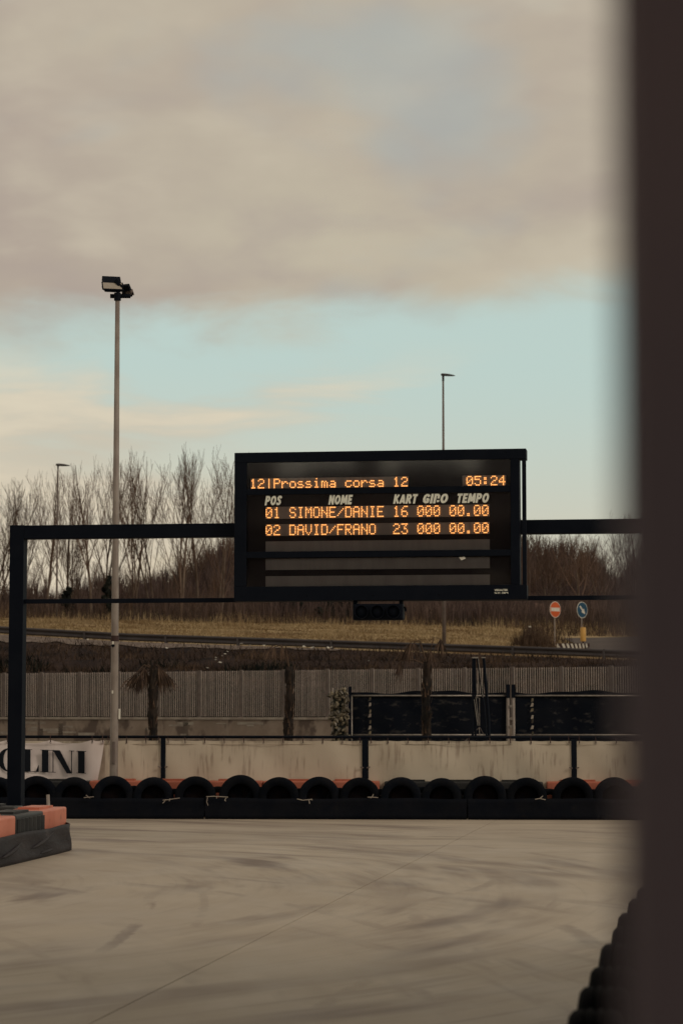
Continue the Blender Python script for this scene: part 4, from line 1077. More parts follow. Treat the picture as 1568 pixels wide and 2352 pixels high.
floodlight((0.09, 0.08, ztop + 0.10), R(92), R(-30), 0.26, 'steel')
floodlight((0.14, 0.25, ztop + 0.07), R(150), R(-30), 0.22, 'galvd', True)

# ------------------------------------------------------------------ far tyre wall
YT = 37.45
def tyre_mesh(Rr=0.31, w=0.19, n=40):
    h = w / 2
    prof = [(Rr * 0.60, -h * 0.72), (Rr * 0.66, -h * 0.92), (Rr * 0.82, -h), (Rr * 0.93, -h * 0.94), (Rr * 0.985, -h * 0.78), (Rr, -h * 0.60), (Rr, -h * 0.40), (Rr - 0.009, -h * 0.38), (Rr - 0.009, -h * 0.30), (Rr + 0.002, -h * 0.28), (Rr + 0.002, -0.008), (Rr - 0.008, -0.007),
            (Rr - 0.008, 0.007), (Rr + 0.002, 0.008), (Rr + 0.002, h * 0.28), (Rr - 0.009, h * 0.30), (Rr - 0.009, h * 0.38), (Rr, h * 0.40), (Rr, h * 0.60), (Rr * 0.985, h * 0.78), (Rr * 0.93, h * 0.94), (Rr * 0.82, h), (Rr * 0.66, h * 0.92), (Rr * 0.60, h * 0.72), (Rr * 0.63, h * 0.5), (Rr * 0.90, h * 0.45), (Rr * 0.90, -h * 0.45), (Rr * 0.63, -h * 0.5)]
    me = MB().lathe(prof, n, Matrix.Rotation(R(90), 4, 'X'), closed=True).mesh('tyre', mat['rubber'], True)
    me.set_sharp_from_angle(angle=R(50))
    return me
tyre_me = tyre_mesh()
mat['hole_shade'] = M('dark tyre hole shade', (0.0042, 0.0050, 0.0078), (0.0105, 0.0065, 0.0065), 6, 0.9, 0.05)  # near-black disc added in each tyre hole, standing in for its shade
shade_disc_me = MB().lathe([(0, 0.045), (0.12, 0.05), (0.215, 0.06), (0.215, 0.075), (0, 0.07)], 24, Matrix.Rotation(R(-90), 4, 'X')).mesh('shade_disc', mat['hole_shade'], True)
rr = random.Random(4)
ords = ['first', 'second', 'third', 'fourth', 'fifth', 'sixth', 'seventh', 'eighth', 'ninth', 'tenth', 'eleventh', 'twelfth', 'thirteenth', 'fourteenth', 'fifteenth', 'sixteenth', 'seventeenth']
tyre_px = [(-6, 1784), (87, 1782), (172, 1785), (262, 1782), (354, 1785), (450, 1783), (553, 1780), (641, 1785), (733, 1784), (826, 1786), (920, 1785), (1013, 1787), (1112, 1782), (1207, 1786), (1313, 1785), (1408, 1785), (1502, 1785)]
for i, (px, top) in enumerate(tyre_px):
    Y = YT - 0.55 * (px - 784) / 1568 
    zt = P(px, top, Y).z
    s = zt / 0.62
    o = link('tyre', tyre_me, None, (X(px, Y), Y + rr.uniform(-0.02, 0.02), 0.31 * s), (rr.uniform(-0.05, 0.05), rr.uniform(0, 6), rr.uniform(-0.10, 0.10)), (s, s, s))
    link('shade_disc', shade_disc_me, o)
    extra = {0: ', cut by the picture\'s left edge', 1: ', right beside the gantry post', 3: ', in front of the floodlight mast', 6: ', the largest of the row', 12: ', with brownish sidewall', 16: ', behind the pillar'}.get(i, '')
    tag(o, f'black tyre in the far row, {ords[i]} from the left{extra}', 'tyre', 'tyres of the far wall')
# smaller tyres added as dark filler for the shaded gaps behind the front row
for i, ((pa_, ta_), (pb2, tb_)) in enumerate(zip(tyre_px, tyre_px[1:])):
    px = (pa_ + pb2) / 2; Y = YT + 0.14 - 0.55 * (px - 784) / 1568
    s = 0.235 * rr.uniform(0.95, 1.05) / 0.31
    o = link('tyre', tyre_me, None, (X(px, Y), Y, 0.31 * s), (0, rr.uniform(0, 6), rr.uniform(-0.06, 0.06)), (s, s, s))
    tag(o, f'small tyre added as dark filler behind the {ords[i]} and {ords[i + 1]} tyres of the far row', 'tyre', 'small tyres added to darken the far wall gaps')
# plastic barrier blocks behind the tyres
def block_mesh(w, d, h, m, ribs=0, cap=True, bev=0.03):
    mb = MB().span((-w / 2, -d / 2, 0), (w / 2, d / 2, h))
    me = mb.mesh('barrier_block', m)
    bm = bmesh.new(); bm.from_mesh(me)
    bmesh.ops.recalc_face_normals(bm, faces=bm.faces)
    bmesh.ops.bevel(bm, geom=list(bm.edges), offset=bev, segments=3, affect='EDGES', profile=0.6)
    if cap:
        for (cx, cw, ch) in ((0, w * 0.55, 0.022),):
            g_ = bmesh.ops.create_cube(bm, size=1.0)
            for v in g_['verts']: v.co = Vector((cx + v.co.x * cw, v.co.y * d * 0.55, h + ch * 0.5 + v.co.z * (ch + 0.01)))
    if ribs:
        for k in range(ribs):
            x = -w / 2 + w * (k + 0.5) / ribs
            g_ = bmesh.ops.create_cone(bm, cap_ends=True, segments=10, radius1=w / ribs * 0.30, radius2=w / ribs * 0.30, depth=h - 0.07)
            for v in g_['verts']: v.co = Vector((x + v.co.x, -d / 2 + 0.004 + v.co.y * 0.75, h / 2 - 0.01 + v.co.z))
    bm.to_mesh(me); bm.free()
    me.polygons.foreach_set('use_smooth', [True] * len(me.polygons)); me.set_sharp_from_angle(angle=R(40))
    return me
far_o = block_mesh(0.98, 0.40, 0.56, mat['orange'])
far_b = block_mesh(0.98, 0.40, 0.555, mat['blockblack'])
BX = [(-4.94, 'b'), (-3.95, 'o'), (-2.96, 'o'), (-1.97, 'o'), (-0.98, 'o'), (0.01, 'o'), (1.05, 'b'), (2.05, 'b'), (3.60, 'o'), (4.60, 'o')]
oc = bc = 0
x_o0 = X(205, 37.9)
xs_orange = [x_o0 + 0.49 + 0.912 * k for k in range(5)]
xe = X(872, 37.9); xb0, xb1 = X(882, 37.9), X(1243, 37.9); xo2 = X(1250, 37.9)
row = [('b', x_o0 - 0.01 - 0.49 - 0.99 * k, 0.98) for k in (2, 1, 0)]
wO = (xe - x_o0) / 5
row += [('o', x_o0 + wO * (k + 0.5), wO - 0.008) for k in range(5)]
wB = (xb1 - xb0) / 3
row += [('b', xb0 + wB * (k + 0.5), wB - 0.008) for k in range(3)]
row += [('o', xo2 + 0.49 + 0.98 * k, 0.97) for k in range(2)]
io = ib = 0
for kind, x, w in row:
    Y = 37.98 - 0.35 * (x / 5.3)
    o = link('barrier_block', far_o if kind == 'o' else far_b, None, (x, Y, 0), (0, 0, -0.03), (w / 0.98, 1, 1))
    if kind == 'o':
        tag(o, f'orange plastic barrier block behind the far tyres, {ords[io]} orange one from the left', 'barrier', 'plastic barrier blocks behind the far tyres'); io += 1
    else:
        tag(o, f'black plastic barrier block behind the far tyres, {ords[ib]} black one from the left', 'barrier', 'plastic barrier blocks behind the far tyres'); ib += 1
# rubber belt in front of the tyres
bt = thing('rubber_belt', 'long black rubber belt along the foot of the far tyre row', 'rubber belt', (0, YT, 0))
def belt_y(x): return -0.36 - 0.55 * x / 10.6
segs = [(-6.2, -2.1), (-2.08, 1.9), (1.92, 5.9)]
for a, b_ in segs:
    mb = MB(); xs = frange(a, b_, 40); n = 6
    for x in xs:
        zt = 0.318 + 0.006 * math.sin(x * 2.3) + 0.005 * math.sin(x * 7.1)
        for j in range(n):
            v = j / (n - 1)
            mb.v.append((x, belt_y(x) + 0.006 * math.sin(x * 5 + v * 3) + 0.01 * math.sin(v * 3.1), zt * v))
        for j in range(n):
            v = 1 - j / (n - 1)
            mb.v.append((x, belt_y(x) + 0.014 + 0.006 * math.sin(x * 5 + v * 3) + 0.01 * math.sin(v * 3.1), zt * v))
    nn = 2 * n
    for i in range(len(xs) - 1):
        for j in range(nn):
            j2 = (j + 1) % nn
            mb.f.append((i * nn + j, (i + 1) * nn + j, (i + 1) * nn + j2, i * nn + j2)); mb.m.append(0)
    mb.build('belt_strip', mat['belt'], bt, smooth=True, recalc=False)
def wire(pts):
    q = []
    for px, py in pts:
        Y = YT - 0.42 - 0.55 * (px - 784) / 1568
        p = P(px, py, Y); q.append((p.x, p.y - YT, p.z))
    MB().tube(q, 0.0065, 5).build('wire_tie', mat['coping'], bt)
for w_ in ([(193, 1832), (205, 1831), (216, 1830)], [(198, 1826), (203, 1830), (208, 1833), (202, 1831)], [(374, 1838), (385, 1837), (398, 1835), (413, 1833)], [(374, 1845), (379, 1840), (381, 1836)], [(391, 1834), (389, 1840)], [(474, 1830), (490, 1829), (510, 1830), (524, 1831)], [(477, 1831), (475, 1842), (478, 1850)], [(520, 1832), (516, 1838), (519, 1840)], [(497, 1829), (498, 1834)], [(682, 1835), (695, 1838), (706, 1837), (716, 1836)], [(709, 1836), (711, 1846)], [(717, 1838), (715, 1835)], [(844, 1831), (855, 1831), (868, 1832)], [(857, 1824), (855, 1829), (851, 1833)], [(1228, 1836), (1238, 1834), (1252, 1837)], [(1246, 1828), (1240, 1833)]):
    wire(w_)

# ------------------------------------------------------------------ left island: plastic blocks inside a rubber belt
IA, IB = P(0, 1988, 25.5), P(172, 1945, 29.05)
iA, iB = Vector((IA.x, IA.y, 0)), Vector((IB.x, IB.y, 0))
idir = (iB - iA).normalized(); inrm = Vector((-idir.y, idir.x, 0))   # points left, into the island
ia = math.atan2(idir.y, idir.x)
ib_ = thing('rubber_belt', 'scuffed dark rubber belt round the island at the left edge', 'rubber belt', iB, ia)
# belt path in the local frame: x along the island side (0 at the far corner, negative towards the camera), +y into the island
path = [(-6.0, 0.10), (-4.5, 0.03), (-3.2, 0.0), (-2.0, -0.02), (-1.2, -0.03), (-0.55, -0.03), (-0.25, 0.0), (-0.08, 0.08), (0.0, 0.22), (0.03, 0.42), (0.02, 0.8), (0.0, 1.5), (-0.02, 2.6)]
fine = []
for (x0, y0), (x1, y1) in zip(path, path[1:]):
    for k in range(6): fine.append((lerp(x0, x1, k / 6), lerp(y0, y1, k / 6)))
fine.append(path[-1])
mb = MB(); n = 8
for i, (x, y) in enumerate(fine):
    for side in (0, 1):
        for j in range(n):
            v = j / (n - 1) if side == 0 else 1 - j / (n - 1)
            zt = 0.312 + 0.006 * math.sin(i * 0.5)
            bul = 0.014 * math.sin(i * 0.55 + v * 4) * math.sin(v * 3.14) + 0.02 * (1 - v) ** 2
            mb.v.append((x + (0.015 if side else 0) * (1 if y > 0.2 else 0) * -1, y - bul + (0.013 if side else 0), zt * v))
nn = 2 * n
for i in range(len(fine) - 1):
    for j in range(nn):
        j2 = (j + 1) % nn
        mb.f.append((i * nn + j, (i + 1) * nn + j, (i + 1) * nn + j2, i * nn + j2)); mb.m.append(0)
mb.build('belt_strip', mat['belt2'], ib_, smooth=True)
rr = random.Random(77)
for x0, z0, ln, up in ((-3.6, 0.10, 0.9, 0.12), (-2.3, 0.13, 1.1, 0.13), (-1.9, 0.05, 0.8, 0.03)):         # creases rubbed pale
    pts = [(x0 + ln * q / 8, -0.030 + 0.002 * math.sin(q), z0 + up * (q / 8) ** 1.6) for q in range(9)]
    MB().tube(pts, [0.002, 0.010, 0.017, 0.022, 0.024, 0.022, 0.017, 0.010, 0.002], 8).build('crease', mat['belt2'], ib_, smooth=True)
def isl(name_, lx, ly, w, d, h, m, label, ribs=0, rz=0.0, cap=True):
    me = block_mesh(w, d, h, mat[m], ribs, cap, 0.028)
    p = iB + idir * lx + inrm * ly
    o = link('barrier_block', me, None, (p.x, p.y, 0), (0, 0, ia + rz))
    return tag(o, label, 'barrier', 'plastic barrier blocks of the left island')
# along the side, nearest the track; each about half a metre square
LY = 0.30
isl('b', -0.665, LY + 0.02, 1.25, 0.46, 0.500, 'orange2', 'pink orange barrier block at the corner of the left island')
isl('b', -1.96, LY, 1.28, 0.46, 0.500, 'blockblack', 'ribbed black barrier block beside the gantry post', 7)
isl('b', -3.22, LY, 1.20, 0.46, 0.500, 'orange2', 'pink orange barrier block cut by the left edge of the picture', 0)
isl('b', -4.45, LY, 1.20, 0.46, 0.500, 'blockblack', 'black barrier block nearest the camera on the left island', 0)
isl('b', -0.36, 1.02, 0.46, 0.86, 0.515, 'blockblack', 'plain black barrier block at the far end of the left island')
isl('b', -0.36, 1.95, 0.46, 0.94, 0.53, 'orange2', 'pink orange barrier block behind the gantry post on the left island')
sp_ = P(112, 1842, 29.35)
so = thing('stub_pipe', 'short grey stub pipe sticking up behind the island\'s pink block', 'pipe', (sp_.x, 29.35, 0))
zz = P(110, 1825, 29.35).z
MB().tube([(0.02, 0, 0), (0.008, 0, zz - 0.3), (-0.008, 0, zz)], 0.021, 10).build('pipe', mat['galv'], so, smooth=True)

# ------------------------------------------------------------------ near tyre row at the lower right
NT = [(1215, 2580), (1258, 2420), (1297, 2308), (1318, 2257), (1348, 2212), (1370, 2160), (1399, 2121), (1415, 2090), (1436, 2058), (1456, 2032), (1478, 2008), (1502, 1986), (1528, 1967)]
tyre_n = tyre_mesh(0.31, 0.185, 40)
prev = None
pts = []
for px, py in NT[1:]:
    Y = 0.98 * FPX / (py - HOR)
    pts.append(Vector((X(px, Y) + 0.0925, Y, 0)))
for i, p in enumerate(pts):
    d = (pts[min(i + 1, len(pts) - 1)] - pts[max(i - 1, 0)])
    a = math.atan2(d.y, d.x)
    o = link('tyre', tyre_n, None, (p.x, p.y, 0.31), (rr.uniform(-0.03, 0.03), rr.uniform(0, 6), a))
    tag(o, f'blurred black tyre in the near row at the lower right, {ords[i]} from the camera', 'tyre', 'tyres of the near row')

# ------------------------------------------------------------------ gantry
GA = Vector((X(45, 30.0), 30.0, 0)); GANG = -R(7.96)
ga = thing('gantry', 'black steel gantry of box beams carrying the scoreboard across the track', 'gantry', GA, GANG)
def gx(px, dz=2.4, dy=0.0):
    """local x on the gantry plane (offset dy towards +local y) seen at photo column px"""
    u = (px - CX) / FPX; c, s = math.cos(PITCH), math.sin(PITCH)
    ca, sa = math.cos(GANG), math.sin(GANG)
    bx, by = GA.x - sa * dy, GA.y + ca * dy
    # bx + t ca = u * ((by + t sa) c + dz s)
    return (u * (by * c + dz * s) - bx) / (ca - u * sa * c)
def gw(t, dy=0.0): return GA + Vector((math.cos(GANG) * t - math.sin(GANG) * dy, math.sin(GANG) * t + math.cos(GANG) * dy, 0))
def gz_(px, py): return P(px, py, gw(gx(px)).y).z
xl, xr_ = gx(28), gx(60)
pw = xr_ - xl
bt_, bb_ = gz_(300, 1204.5), gz_(300, 1236.5)
lt_, lb_ = gz_(300, 1375), gz_(300, 1385)
XR = 8.95
MB().span((xl, -pw / 2, 0), (xr_, pw / 2, bt_)).build('post', mat['steel'], ga, bevel=0.006)
MB().span((XR, -pw / 2, 0), (XR + pw, pw / 2, bt_)).build('post', mat['steel'], ga, bevel=0.006)
MB().span((xr_ + 0.0015, -pw / 2 + 0.004, bb_), (XR - 0.0015, pw / 2 - 0.004, bt_ - 0.004)).build('upper_beam', mat['steel'], ga, bevel=0.006)
MB().span((xr_ + 0.0015, -0.035, lb_), (XR - 0.0015, 0.035, lt_)).build('lower_rail', mat['steel'], ga, bevel=0.004)
MB().span((xl - 0.09, -pw / 2 - 0.09, 0.002), (xr_ + 0.09, pw / 2 + 0.09, 0.022)).build('base_plate', mat['steel'], ga)

# ------------------------------------------------------------------ scoreboard
SD = -0.30                                       # front face stands this far in front of the gantry plane
x0 = gx(538, 2.4, SD); x1 = gx(1208, 2.4, SD)
org = gw(x0, SD)
Yl = org.y; Yr = gw(x1, SD).y
ztl, zbl = P(538, 1041.5, Yl).z, P(538, 1380.5, Yl).z
ztr, zbr = P(1208, 1028.5, Yr).z, P(1208, 1377, Yr).z
ZT, ZB = (ztl + ztr) / 2, (zbl + zbr) / 2
SWd, SHt = x1 - x0, ZT - ZB
sc = thing('scoreboard', 'black electronic scoreboard with lit orange letters mounted on the gantry', 'scoreboard', (org.x, org.y, ZB), GANG)
def su(zx): return (zx - 48.0) / 1462.0 * SWd * (1 + 0.0 * zx)
def sv(fr): return (1 - fr) * SHt
DEP = 0.24
gl_l, gl_r = su(110), su(1432)
gt, gb = sv(0.068), sv(0.903)
cab_r = su(1476)
# cabinet: a back box and a front frame of four members round the window
MB().span((0.004, 0.09, 0.004), (cab_r - 0.004, DEP, SHt - 0.004)).build('cabinet_back', mat['cabinet'], sc)
MB().span((0, 0, gt), (su(1510), DEP + 0.01, SHt)).build('frame_top', mat['steel'], sc, bevel=0.004)
MB().span((0, 0, 0), (su(1510), DEP + 0.01, gb)).build('frame_bottom', mat['steel'], sc, bevel=0.004)
MB().span((0, 0, gb + 0.001), (gl_l, DEP + 0.01, gt - 0.001)).build('frame_side', mat['steel'], sc, bevel=0.004)
MB().span((gl_r, 0, gb + 0.001), (cab_r, DEP + 0.01, gt - 0.001)).build('frame_side', mat['steel'], sc, bevel=0.004)
MB().span((su(1489), 0.004, gb + 0.001), (su(1510) - 0.002, 0.05, gt - 0.001)).build('outer_upright', mat['steel'], sc, bevel=0.003)
MB().span((gl_l + 0.001, 0.004, sv(0.2865)), (gl_r - 0.001, 0.03, sv(0.244))).build('glazing_bar', mat['steel'], sc, bevel=0.003)
MB().span((gl_l + 0.001, 0.004, sv(0.711)), (gl_r - 0.001, 0.03, sv(0.669))).build('glazing_bar', mat['steel'], sc, bevel=0.003)
for k in range(5):
    MB().lathe([(0, 0), (0.012, 0.0), (0.010, 0.006), (0, 0.008)], 8, Matrix.Translation((su(90 + k * 330), -0.0005, SHt - 0.03)) @ Matrix.Rotation(R(90), 4, 'X')).build('bolt', mat['steel'], sc)
    MB().lathe([(0, 0), (0.012, 0.0), (0.010, 0.006), (0, 0.008)], 8, Matrix.Translation((su(90 + k * 330), -0.0005, 0.07)) @ Matrix.Rotation(R(90), 4, 'X')).build('bolt', mat['steel'], sc)
for a, b_ in ((0.069, 0.243), (0.2875, 0.668), (0.712, 0.902)):
    MB().span((gl_l + 0.002, 0.022, sv(b_)), (gl_r - 0.002, 0.025, sv(a))).build('window_pane', mat['pane'], sc)
# display strips and their characters
FONT = {
'0': '01110 10001 10011 10101 11001 10001 01110', '1': '00100 01100 00100 00100 00100 00100 01110', '2': '01110 10001 00001 00110 01000 10000 11111', '3': '11111 00010 00100 00110 00001 10001 01110',
'4': '00010 00110 01010 10010 11111 00010 00010', '5': '11111 10000 11110 00001 00001 10001 01110', '6': '00111 01000 10000 11110 10001 10001 01110', '|': '00100 00100 00100 00100 00100 00100 00100',
'P': '11110 10001 10001 11110 10000 10000 10000', 'r': '00000 00000 10110 11001 10000 10000 10000', 'o': '00000 00000 01110 10001 10001 10001 01110', 's': '00000 00000 01110 10000 01110 00001 11110',
'i': '00100 00000 01100 00100 00100 00100 01110', 'm': '00000 00000 11010 10101 10101 10101 10101', 'a': '00000 00000 01110 00001 01111 10001 01111', 'c': '00000 00000 01111 10000 10000 10001 01110',
'S': '01110 10001 10000 01110 00001 10001 01110', 'I': '01110 00100 00100 00100 00100 00100 01110', 'M': '10001 11011 10101 10101 10001 10001 10001', 'O': '01110 10001 10001 10001 10001 10001 01110',
'N': '10001 10001 11001 10101 10011 10001 10001', 'E': '11111 10000 10000 11110 10000 10000 11111', '/': '00000 00001 00010 00100 01000 10000 00000', 'D': '11110 10001 10001 10001 10001 10001 11110',
'A': '01110 10001 10001 11111 10001 10001 10001', 'V': '10001 10001 10001 10001 10001 01010 00100', 'F': '11111 10000 10000 11110 10000 10000 10000', 'R': '11110 10001 10001 11110 10100 10010 10001',
':': '00000 01100 01100 00000 01100 01100 00000', '.': '00000 00000 00000 00000 00000 01100 01100'}
cell = (su(1322) - su(203)) / 27.85
pit = cell / 6.0
def led_row(fr0, fr1, xa, xb, texts):
    strip = MB().span((su(xa), 0.070, sv(fr1)), (su(xb), 0.085, sv(fr0))).build('led_strip', mat['led_strip'], sc)
    hh = sv(fr0) - sv(fr1)
    pv = hh / 7.45
    for start, text in texts:
        for ci, ch in enumerate(text):
            if ch == ' ': continue
            mb = MB()
            for ry, rowb in enumerate(FONT[ch].split()):
                for rx, bit in enumerate(rowb):
                    if bit != '1': continue
                    cx_ = start + ci * cell + (rx + 0.5) * pit; cz_ = sv(fr0) - hh * 0.03 - (ry + 0.5) * pv
                    disc(mb, pit * 0.47, 0.064, 0.0698, 8, 0, cx_, cz_)
                    disc(mb, pit * 0.33, 0.060, 0.0638, 8, 1, cx_, cz_)
            mb.build('led_character', [mat['led'], mat['ledc']], strip, recalc=False)
s0 = su(203)
led_row(0.172, 0.2425, 126, 922, [(s0 - 2 * cell, '12|Prossima corsa 12')])
led_row(0.172, 0.2425, 1192, 1408, [(s0 + 25.1 * cell, '05:24')])
led_row(0.365, 0.4455, 203, 1326, [(s0, '01 SIMONE/DANIE 16 000 00.00')])
led_row(0.483, 0.561, 203, 1326, [(s0, '02 DAVID/FRANO  23 000 00.00')])
for a, b_ in ((0.598, 0.6675), (0.714, 0.790), (0.832, 0.901)):
    led_row(a, b_, 203, 1326, [])
# column headings: heavy slanted capitals
def text_part(body, xa, xb, za, zb, y, m, parent, name, shear=0.28, off=0.02):
    cu = bpy.data.curves.new(name, 'FONT'); cu.body = body; cu.shear = shear; cu.offset = off; cu.extrude = 0.0; cu.resolution_u = 3
    to = bpy.data.objects.new(name, cu); col.objects.link(to)
    dg = bpy.context.evaluated_depsgraph_get(); dg.update()
    me = bpy.data.meshes.new_from_object(to.evaluated_get(dg))
    bpy.data.objects.remove(to)
    xs = [v.co.x for v in me.vertices]; ys = [v.co.y for v in me.vertices]
    ax, bx_, ay, by_ = min(xs), max(xs), min(ys), max(ys)
    for v in me.vertices:
        v.co = Vector((lerp(xa, xb, (v.co.x - ax) / (bx_ - ax)), y, lerp(za, zb, (v.co.y - ay) / (by_ - ay))))
    me.materials.clear(); me.materials.append(m)
    return link(name, me, parent)
GLY = {
 'P': (0.63, [[(.13, 0), (.13, 1)], [(.13, .87), (.38, .87), (.49, .76), (.49, .60), (.38, .48), (.13, .48)]]),
 'O': (0.74, [[(.37 + .24 * math.cos(k * math.pi / 8), .5 + .38 * math.sin(k * math.pi / 8)) for k in range(17)]]),
 'S': (0.60, [[(.53, .78), (.42, .88), (.26, .88), (.15, .76), (.20, .62), (.40, .44), (.46, .29), (.38, .14), (.22, .11), (.06, .20)]]),
 'N': (0.68, [[(.13, 0), (.13, 1)], [(.14, .92), (.54, .08)], [(.55, 0), (.55, 1)]]),
 'M': (0.84, [[(.11, 0), (.17, 1)], [(.20, .92), (.42, .16)], [(.42, .16), (.64, .92)], [(.67, 1), (.73, 0)]]),
 'E': (0.54, [[(.13, 0), (.13, 1)], [(.13, .88), (.52, .88)], [(.13, .5), (.47, .5)], [(.13, .12), (.52, .12)]]),
 'K': (0.64, [[(.13, 0), (.13, 1)], [(.18, .42), (.54, .97)], [(.26, .56), (.56, .03)]]),
 'A': (0.68, [[(.09, .0), (.34, .95)], [(.34, .95), (.59, .0)], [(.20, .25), (.48, .25)]]),
 'R': (0.64, [[(.13, 0), (.13, 1)], [(.13, .87), (.38, .87), (.49, .76), (.49, .62), (.38, .50), (.13, .50)], [(.30, .48), (.53, .0)]]),
 'r': (0.60, [[(.13, 0), (.13, 1)], [(.13, .87), (.36, .87), (.45, .78), (.45, .55)], [(.45, .34), (.47, .12)]]),
 'T': (0.60, [[(.02, .88), (.58, .88)], [(.30, 0), (.30, .88)]]),
 'G': (0.68, [[(.56, .74), (.46, .86), (.33, .88), (.19, .76), (.13, .5), (.19, .24), (.33, .12), (.53, .16), (.53, .44), (.38, .44)]]),
 'I': (0.27, [[(.13, 0), (.13, 1)]])}
def heading(body, xa, xb, za, zb):
    hw, x, polys = 0.118, 0.0, []
    for ch in body:
        w, lines = GLY[ch]
        for ln in lines:
            for i, ((ax, ay), (bx, by)) in enumerate(zip(ln, ln[1:])):
                d = Vector((bx - ax, by - ay)); d.normalize()
                e = 0.05 if len(ln) > 2 else 0.0
                n_ = Vector((-d.y, d.x)) * hw
                p0, p1 = Vector((ax, ay)) - d * e, Vector((bx, by)) + d * e
                polys.append([(x + q.x, min(1.0, max(0.0, q.y))) for q in (p0 - n_, p1 - n_, p1 + n_, p0 + n_)])
        x += w + 0.05
    polys = [[(u + 0.20 * v, v) for u, v in p] for p in polys]
    lo, hi = min(u for p in polys for u, v in p), max(u for p in polys for u, v in p)
    mb = MB()
    for i, p in enumerate(polys):
        mb.add([(lerp(xa, xb, (u - lo) / (hi - lo)), 0.0195 - 0.00015 * i, lerp(za, zb, v)) for u, v in p], [(0, 1, 2, 3)])
    return mb.build('column_heading', mat['sticker'], sc, recalc=False)
for body, a, b_ in (('POS', 201, 291), ('NOME', 523, 647), ('KART', 848, 973), ('GIrO', 997, 1123), ('TEMPO', 1169, 1326)):
    heading(body, su(a), su(b_), sv(0.357), sv(0.2925))
text_part('VISUALTEK', su(1350), su(1417), sv(0.944), sv(0.931), -0.002, mat['sticker'], sc, 'maker_label', 0.0, 0.03)
text_part('Tel. 071 - 2786888', su(1350), su(1418), sv(0.962), sv(0.951), -0.002, mat['sticker'], sc, 'maker_label', 0.0, 0.03)
MB().add([(su(1175), 0.019, sv(0.718)), (su(1203), 0.017, sv(0.714)), (su(1209), 0.016, sv(0.727)), (su(1187), 0.018, sv(0.739))], [(0, 1, 2, 3)]).build('paper_scrap', mat['plastic_white'], sc, recalc=False)

# signal light box hung under the board
sgb = thing('signal_light_box', 'black three lamp signal box hanging under the scoreboard', 'signal light', (gw(0, SD).x, gw(0, SD).y, ZB), GANG)
sgx = x0
def su2(zx): return x0 + su(zx)
bt2, bb2 = -(841 - 829) / 754 * SHt - 0.012, -(922 - 829) / 754 * SHt - 0.012
MB().span((su2(645), 0.02, bb2), (su2(896), 0.22, bt2)).build('housing', mat['steel'], sgb, bevel=0.02)
for a in (655, 884):
    MB().span((su2(a - 9), 0.06, bt2 - 0.01), (su2(a + 9), 0.16, -0.002)).build('hanger', mat['steel'], sgb, bevel=0.004)
for k in range(3):
    cxs = su2(690 + 80 * k); czs = (bt2 + bb2) / 2
    MB().lathe([(0.075, 0), (0.082, 0.0), (0.082, 0.05), (0.075, 0.05)], 24, Matrix.Translation((cxs, 0.021, czs)) @ Matrix.Rotation(R(90), 4, 'X'), closed=True).build('lamp_hood', mat['steel'], sgb, auto=40)
    MB().lathe([(0, 0.022), (0.04, 0.017), (0.074, 0.0)], 24, Matrix.Translation((cxs, 0.0195, czs)) @ Matrix.Rotation(R(90), 4, 'X')).build('lens', mat['steel'], sgb, smooth=True)
MB().tube([(su2(896), 0.12, bt2 - 0.04), (su2(904), 0.12, bt2 - 0.05), (su2(905), 0.12, bt2 - 0.09)], 0.012, 8).build('cable_gland', mat['steel'], sgb)

# ------------------------------------------------------------------ foreground pillar beside the camera
YPil = 0.86
xp = (1414 - CX) / FPX * (YPil + 0.05)
pl = thing('pillar', 'blurred dark brown pillar close to the camera on the right', 'pillar', (xp, YPil, 0), R(0))
MB().span((0.0, 0.0, 0), (0.16, 0.05, 5.5)).build('shaft', mat['pillar'], pl, bevel=0.004)
MB().span((-0.05, -0.05, 0.002), (0.21, 0.10, 0.014)).build('base_plate', mat['steel'], pl)

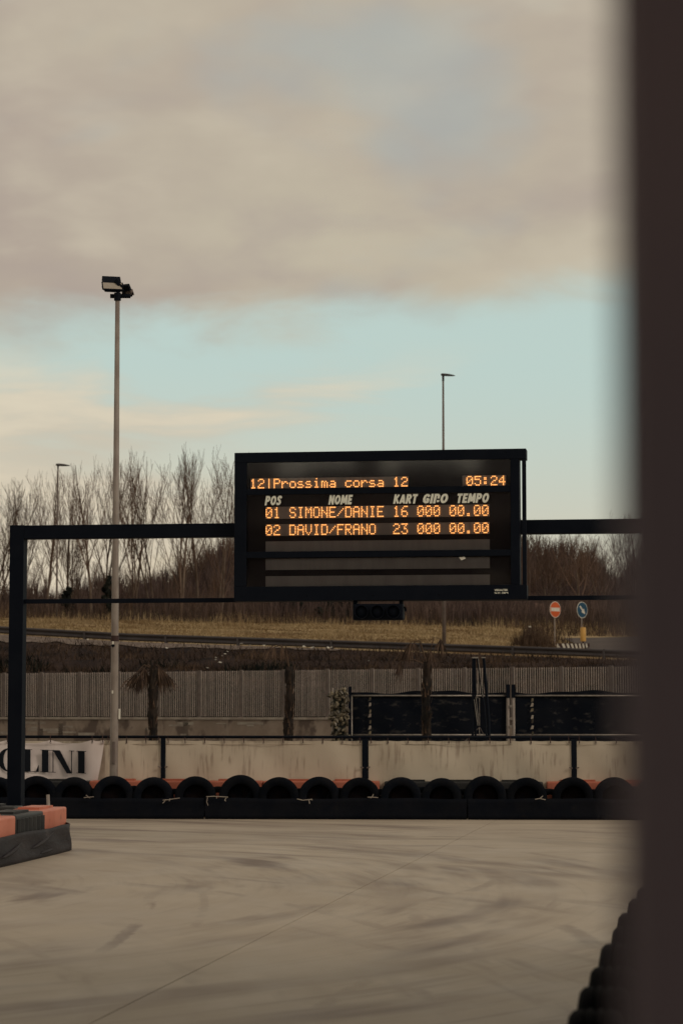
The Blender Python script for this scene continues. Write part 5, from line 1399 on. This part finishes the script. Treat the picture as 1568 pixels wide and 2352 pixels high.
# ------------------------------------------------------------------ pit building behind the camera (seen mirrored in the scoreboard's window)
mat['facade'] = M('brown facade', (0.075, 0.058, 0.054), (0.11, 0.085, 0.078), 0.4, 0.9, 0.1)
mat['palepanel'] = M('pale facade panel', (0.40, 0.34, 0.29), (0.32, 0.27, 0.23), 0.8, 0.8, 0.1)
mat['glass_dark'] = M('dark window glass', (0.012, 0.012, 0.014), None, rough=0.2, spec=0.4)
pb_ = thing('pit_building', 'brown pit building behind the viewer, mirrored in the scoreboard window', 'building', (-6, -24, 0))
MB().span((-24, -8, 0), (22, 0, 9.7)).build('wall', mat['facade'], pb_)
MB().span((-24.6, -8.6, 9.7), (22.6, 0.5, 9.95)).build('roof', mat['rail'], pb_)
rr = random.Random(31)
for xx, w_, h_ in ((-22, 2.4, 1.4), (-14.6, 1.1, 0.55), (-12.9, 0.7, 1.2), (-10.6, 1.3, 0.4), (-8.8, 0.5, 1.4), (-7.2, 1.9, 0.5), (-4.3, 1.2, 1.3), (0.5, 2, 0.8), (8, 1.5, 1.0), (15, 2.2, 0.7)):
    MB().span((xx, -2.2, 9.951), (xx + w_, -0.3, 9.95 + h_)).build('roof_unit', mat['facade'], pb_)
for k in range(14):
    xx = -23 + k * 3.2
    w_ = MB().span((xx, 0.003, 7.4), (xx + 1.9, 0.06, 8.8)).build('window', mat['glass_dark'], pb_)
    MB().span((xx - 0.1, 0.004, 7.22), (xx + 2.0, 0.16, 7.38)).build('sill', mat['palepanel'], w_)
for xx, z0_, w_, h_ in ((-4.3, 5.9, 1.0, 1.1), (-13.0, 5.6, 0.4, 1.2), (-10.2, 5.4, 1.5, 0.5), (6.0, 5.6, 2.0, 1.2), (12.0, 5.6, 2.0, 1.2)):
    MB().span((xx, 0.003, z0_), (xx + w_, 0.09, z0_ + h_)).build('facade_panel', mat['palepanel'], pb_)

# canopy over the viewer, carried by the pillar: its shade falls on the nearest ground
cn = thing('pit_canopy', 'flat pit canopy roof above the viewer carried by the dark pillar', 'canopy', (0, 0, 5.5))
MB().span((-22, -7, 0.002), (22, 11.2, 0.10)).build('roof_sheet', mat['facade'], cn)
MB().span((-22.05, 11.202, -0.12), (22.05, 11.28, 0.16)).build('fascia', mat['galvd'], cn)
for k in range(12):
    MB().span((-20.0 + k * 3.6, -6.8, -0.14), (-19.85 + k * 3.6, 11.18, 0.0)).build('rafter', mat['steel'], cn)
for xq in (-19.0, -10.0, 9.5, 19.0):
    MB().span((xq, 0.6, -5.5), (xq + 0.16, 0.65, -0.141)).build('column', mat['pillar'], cn)
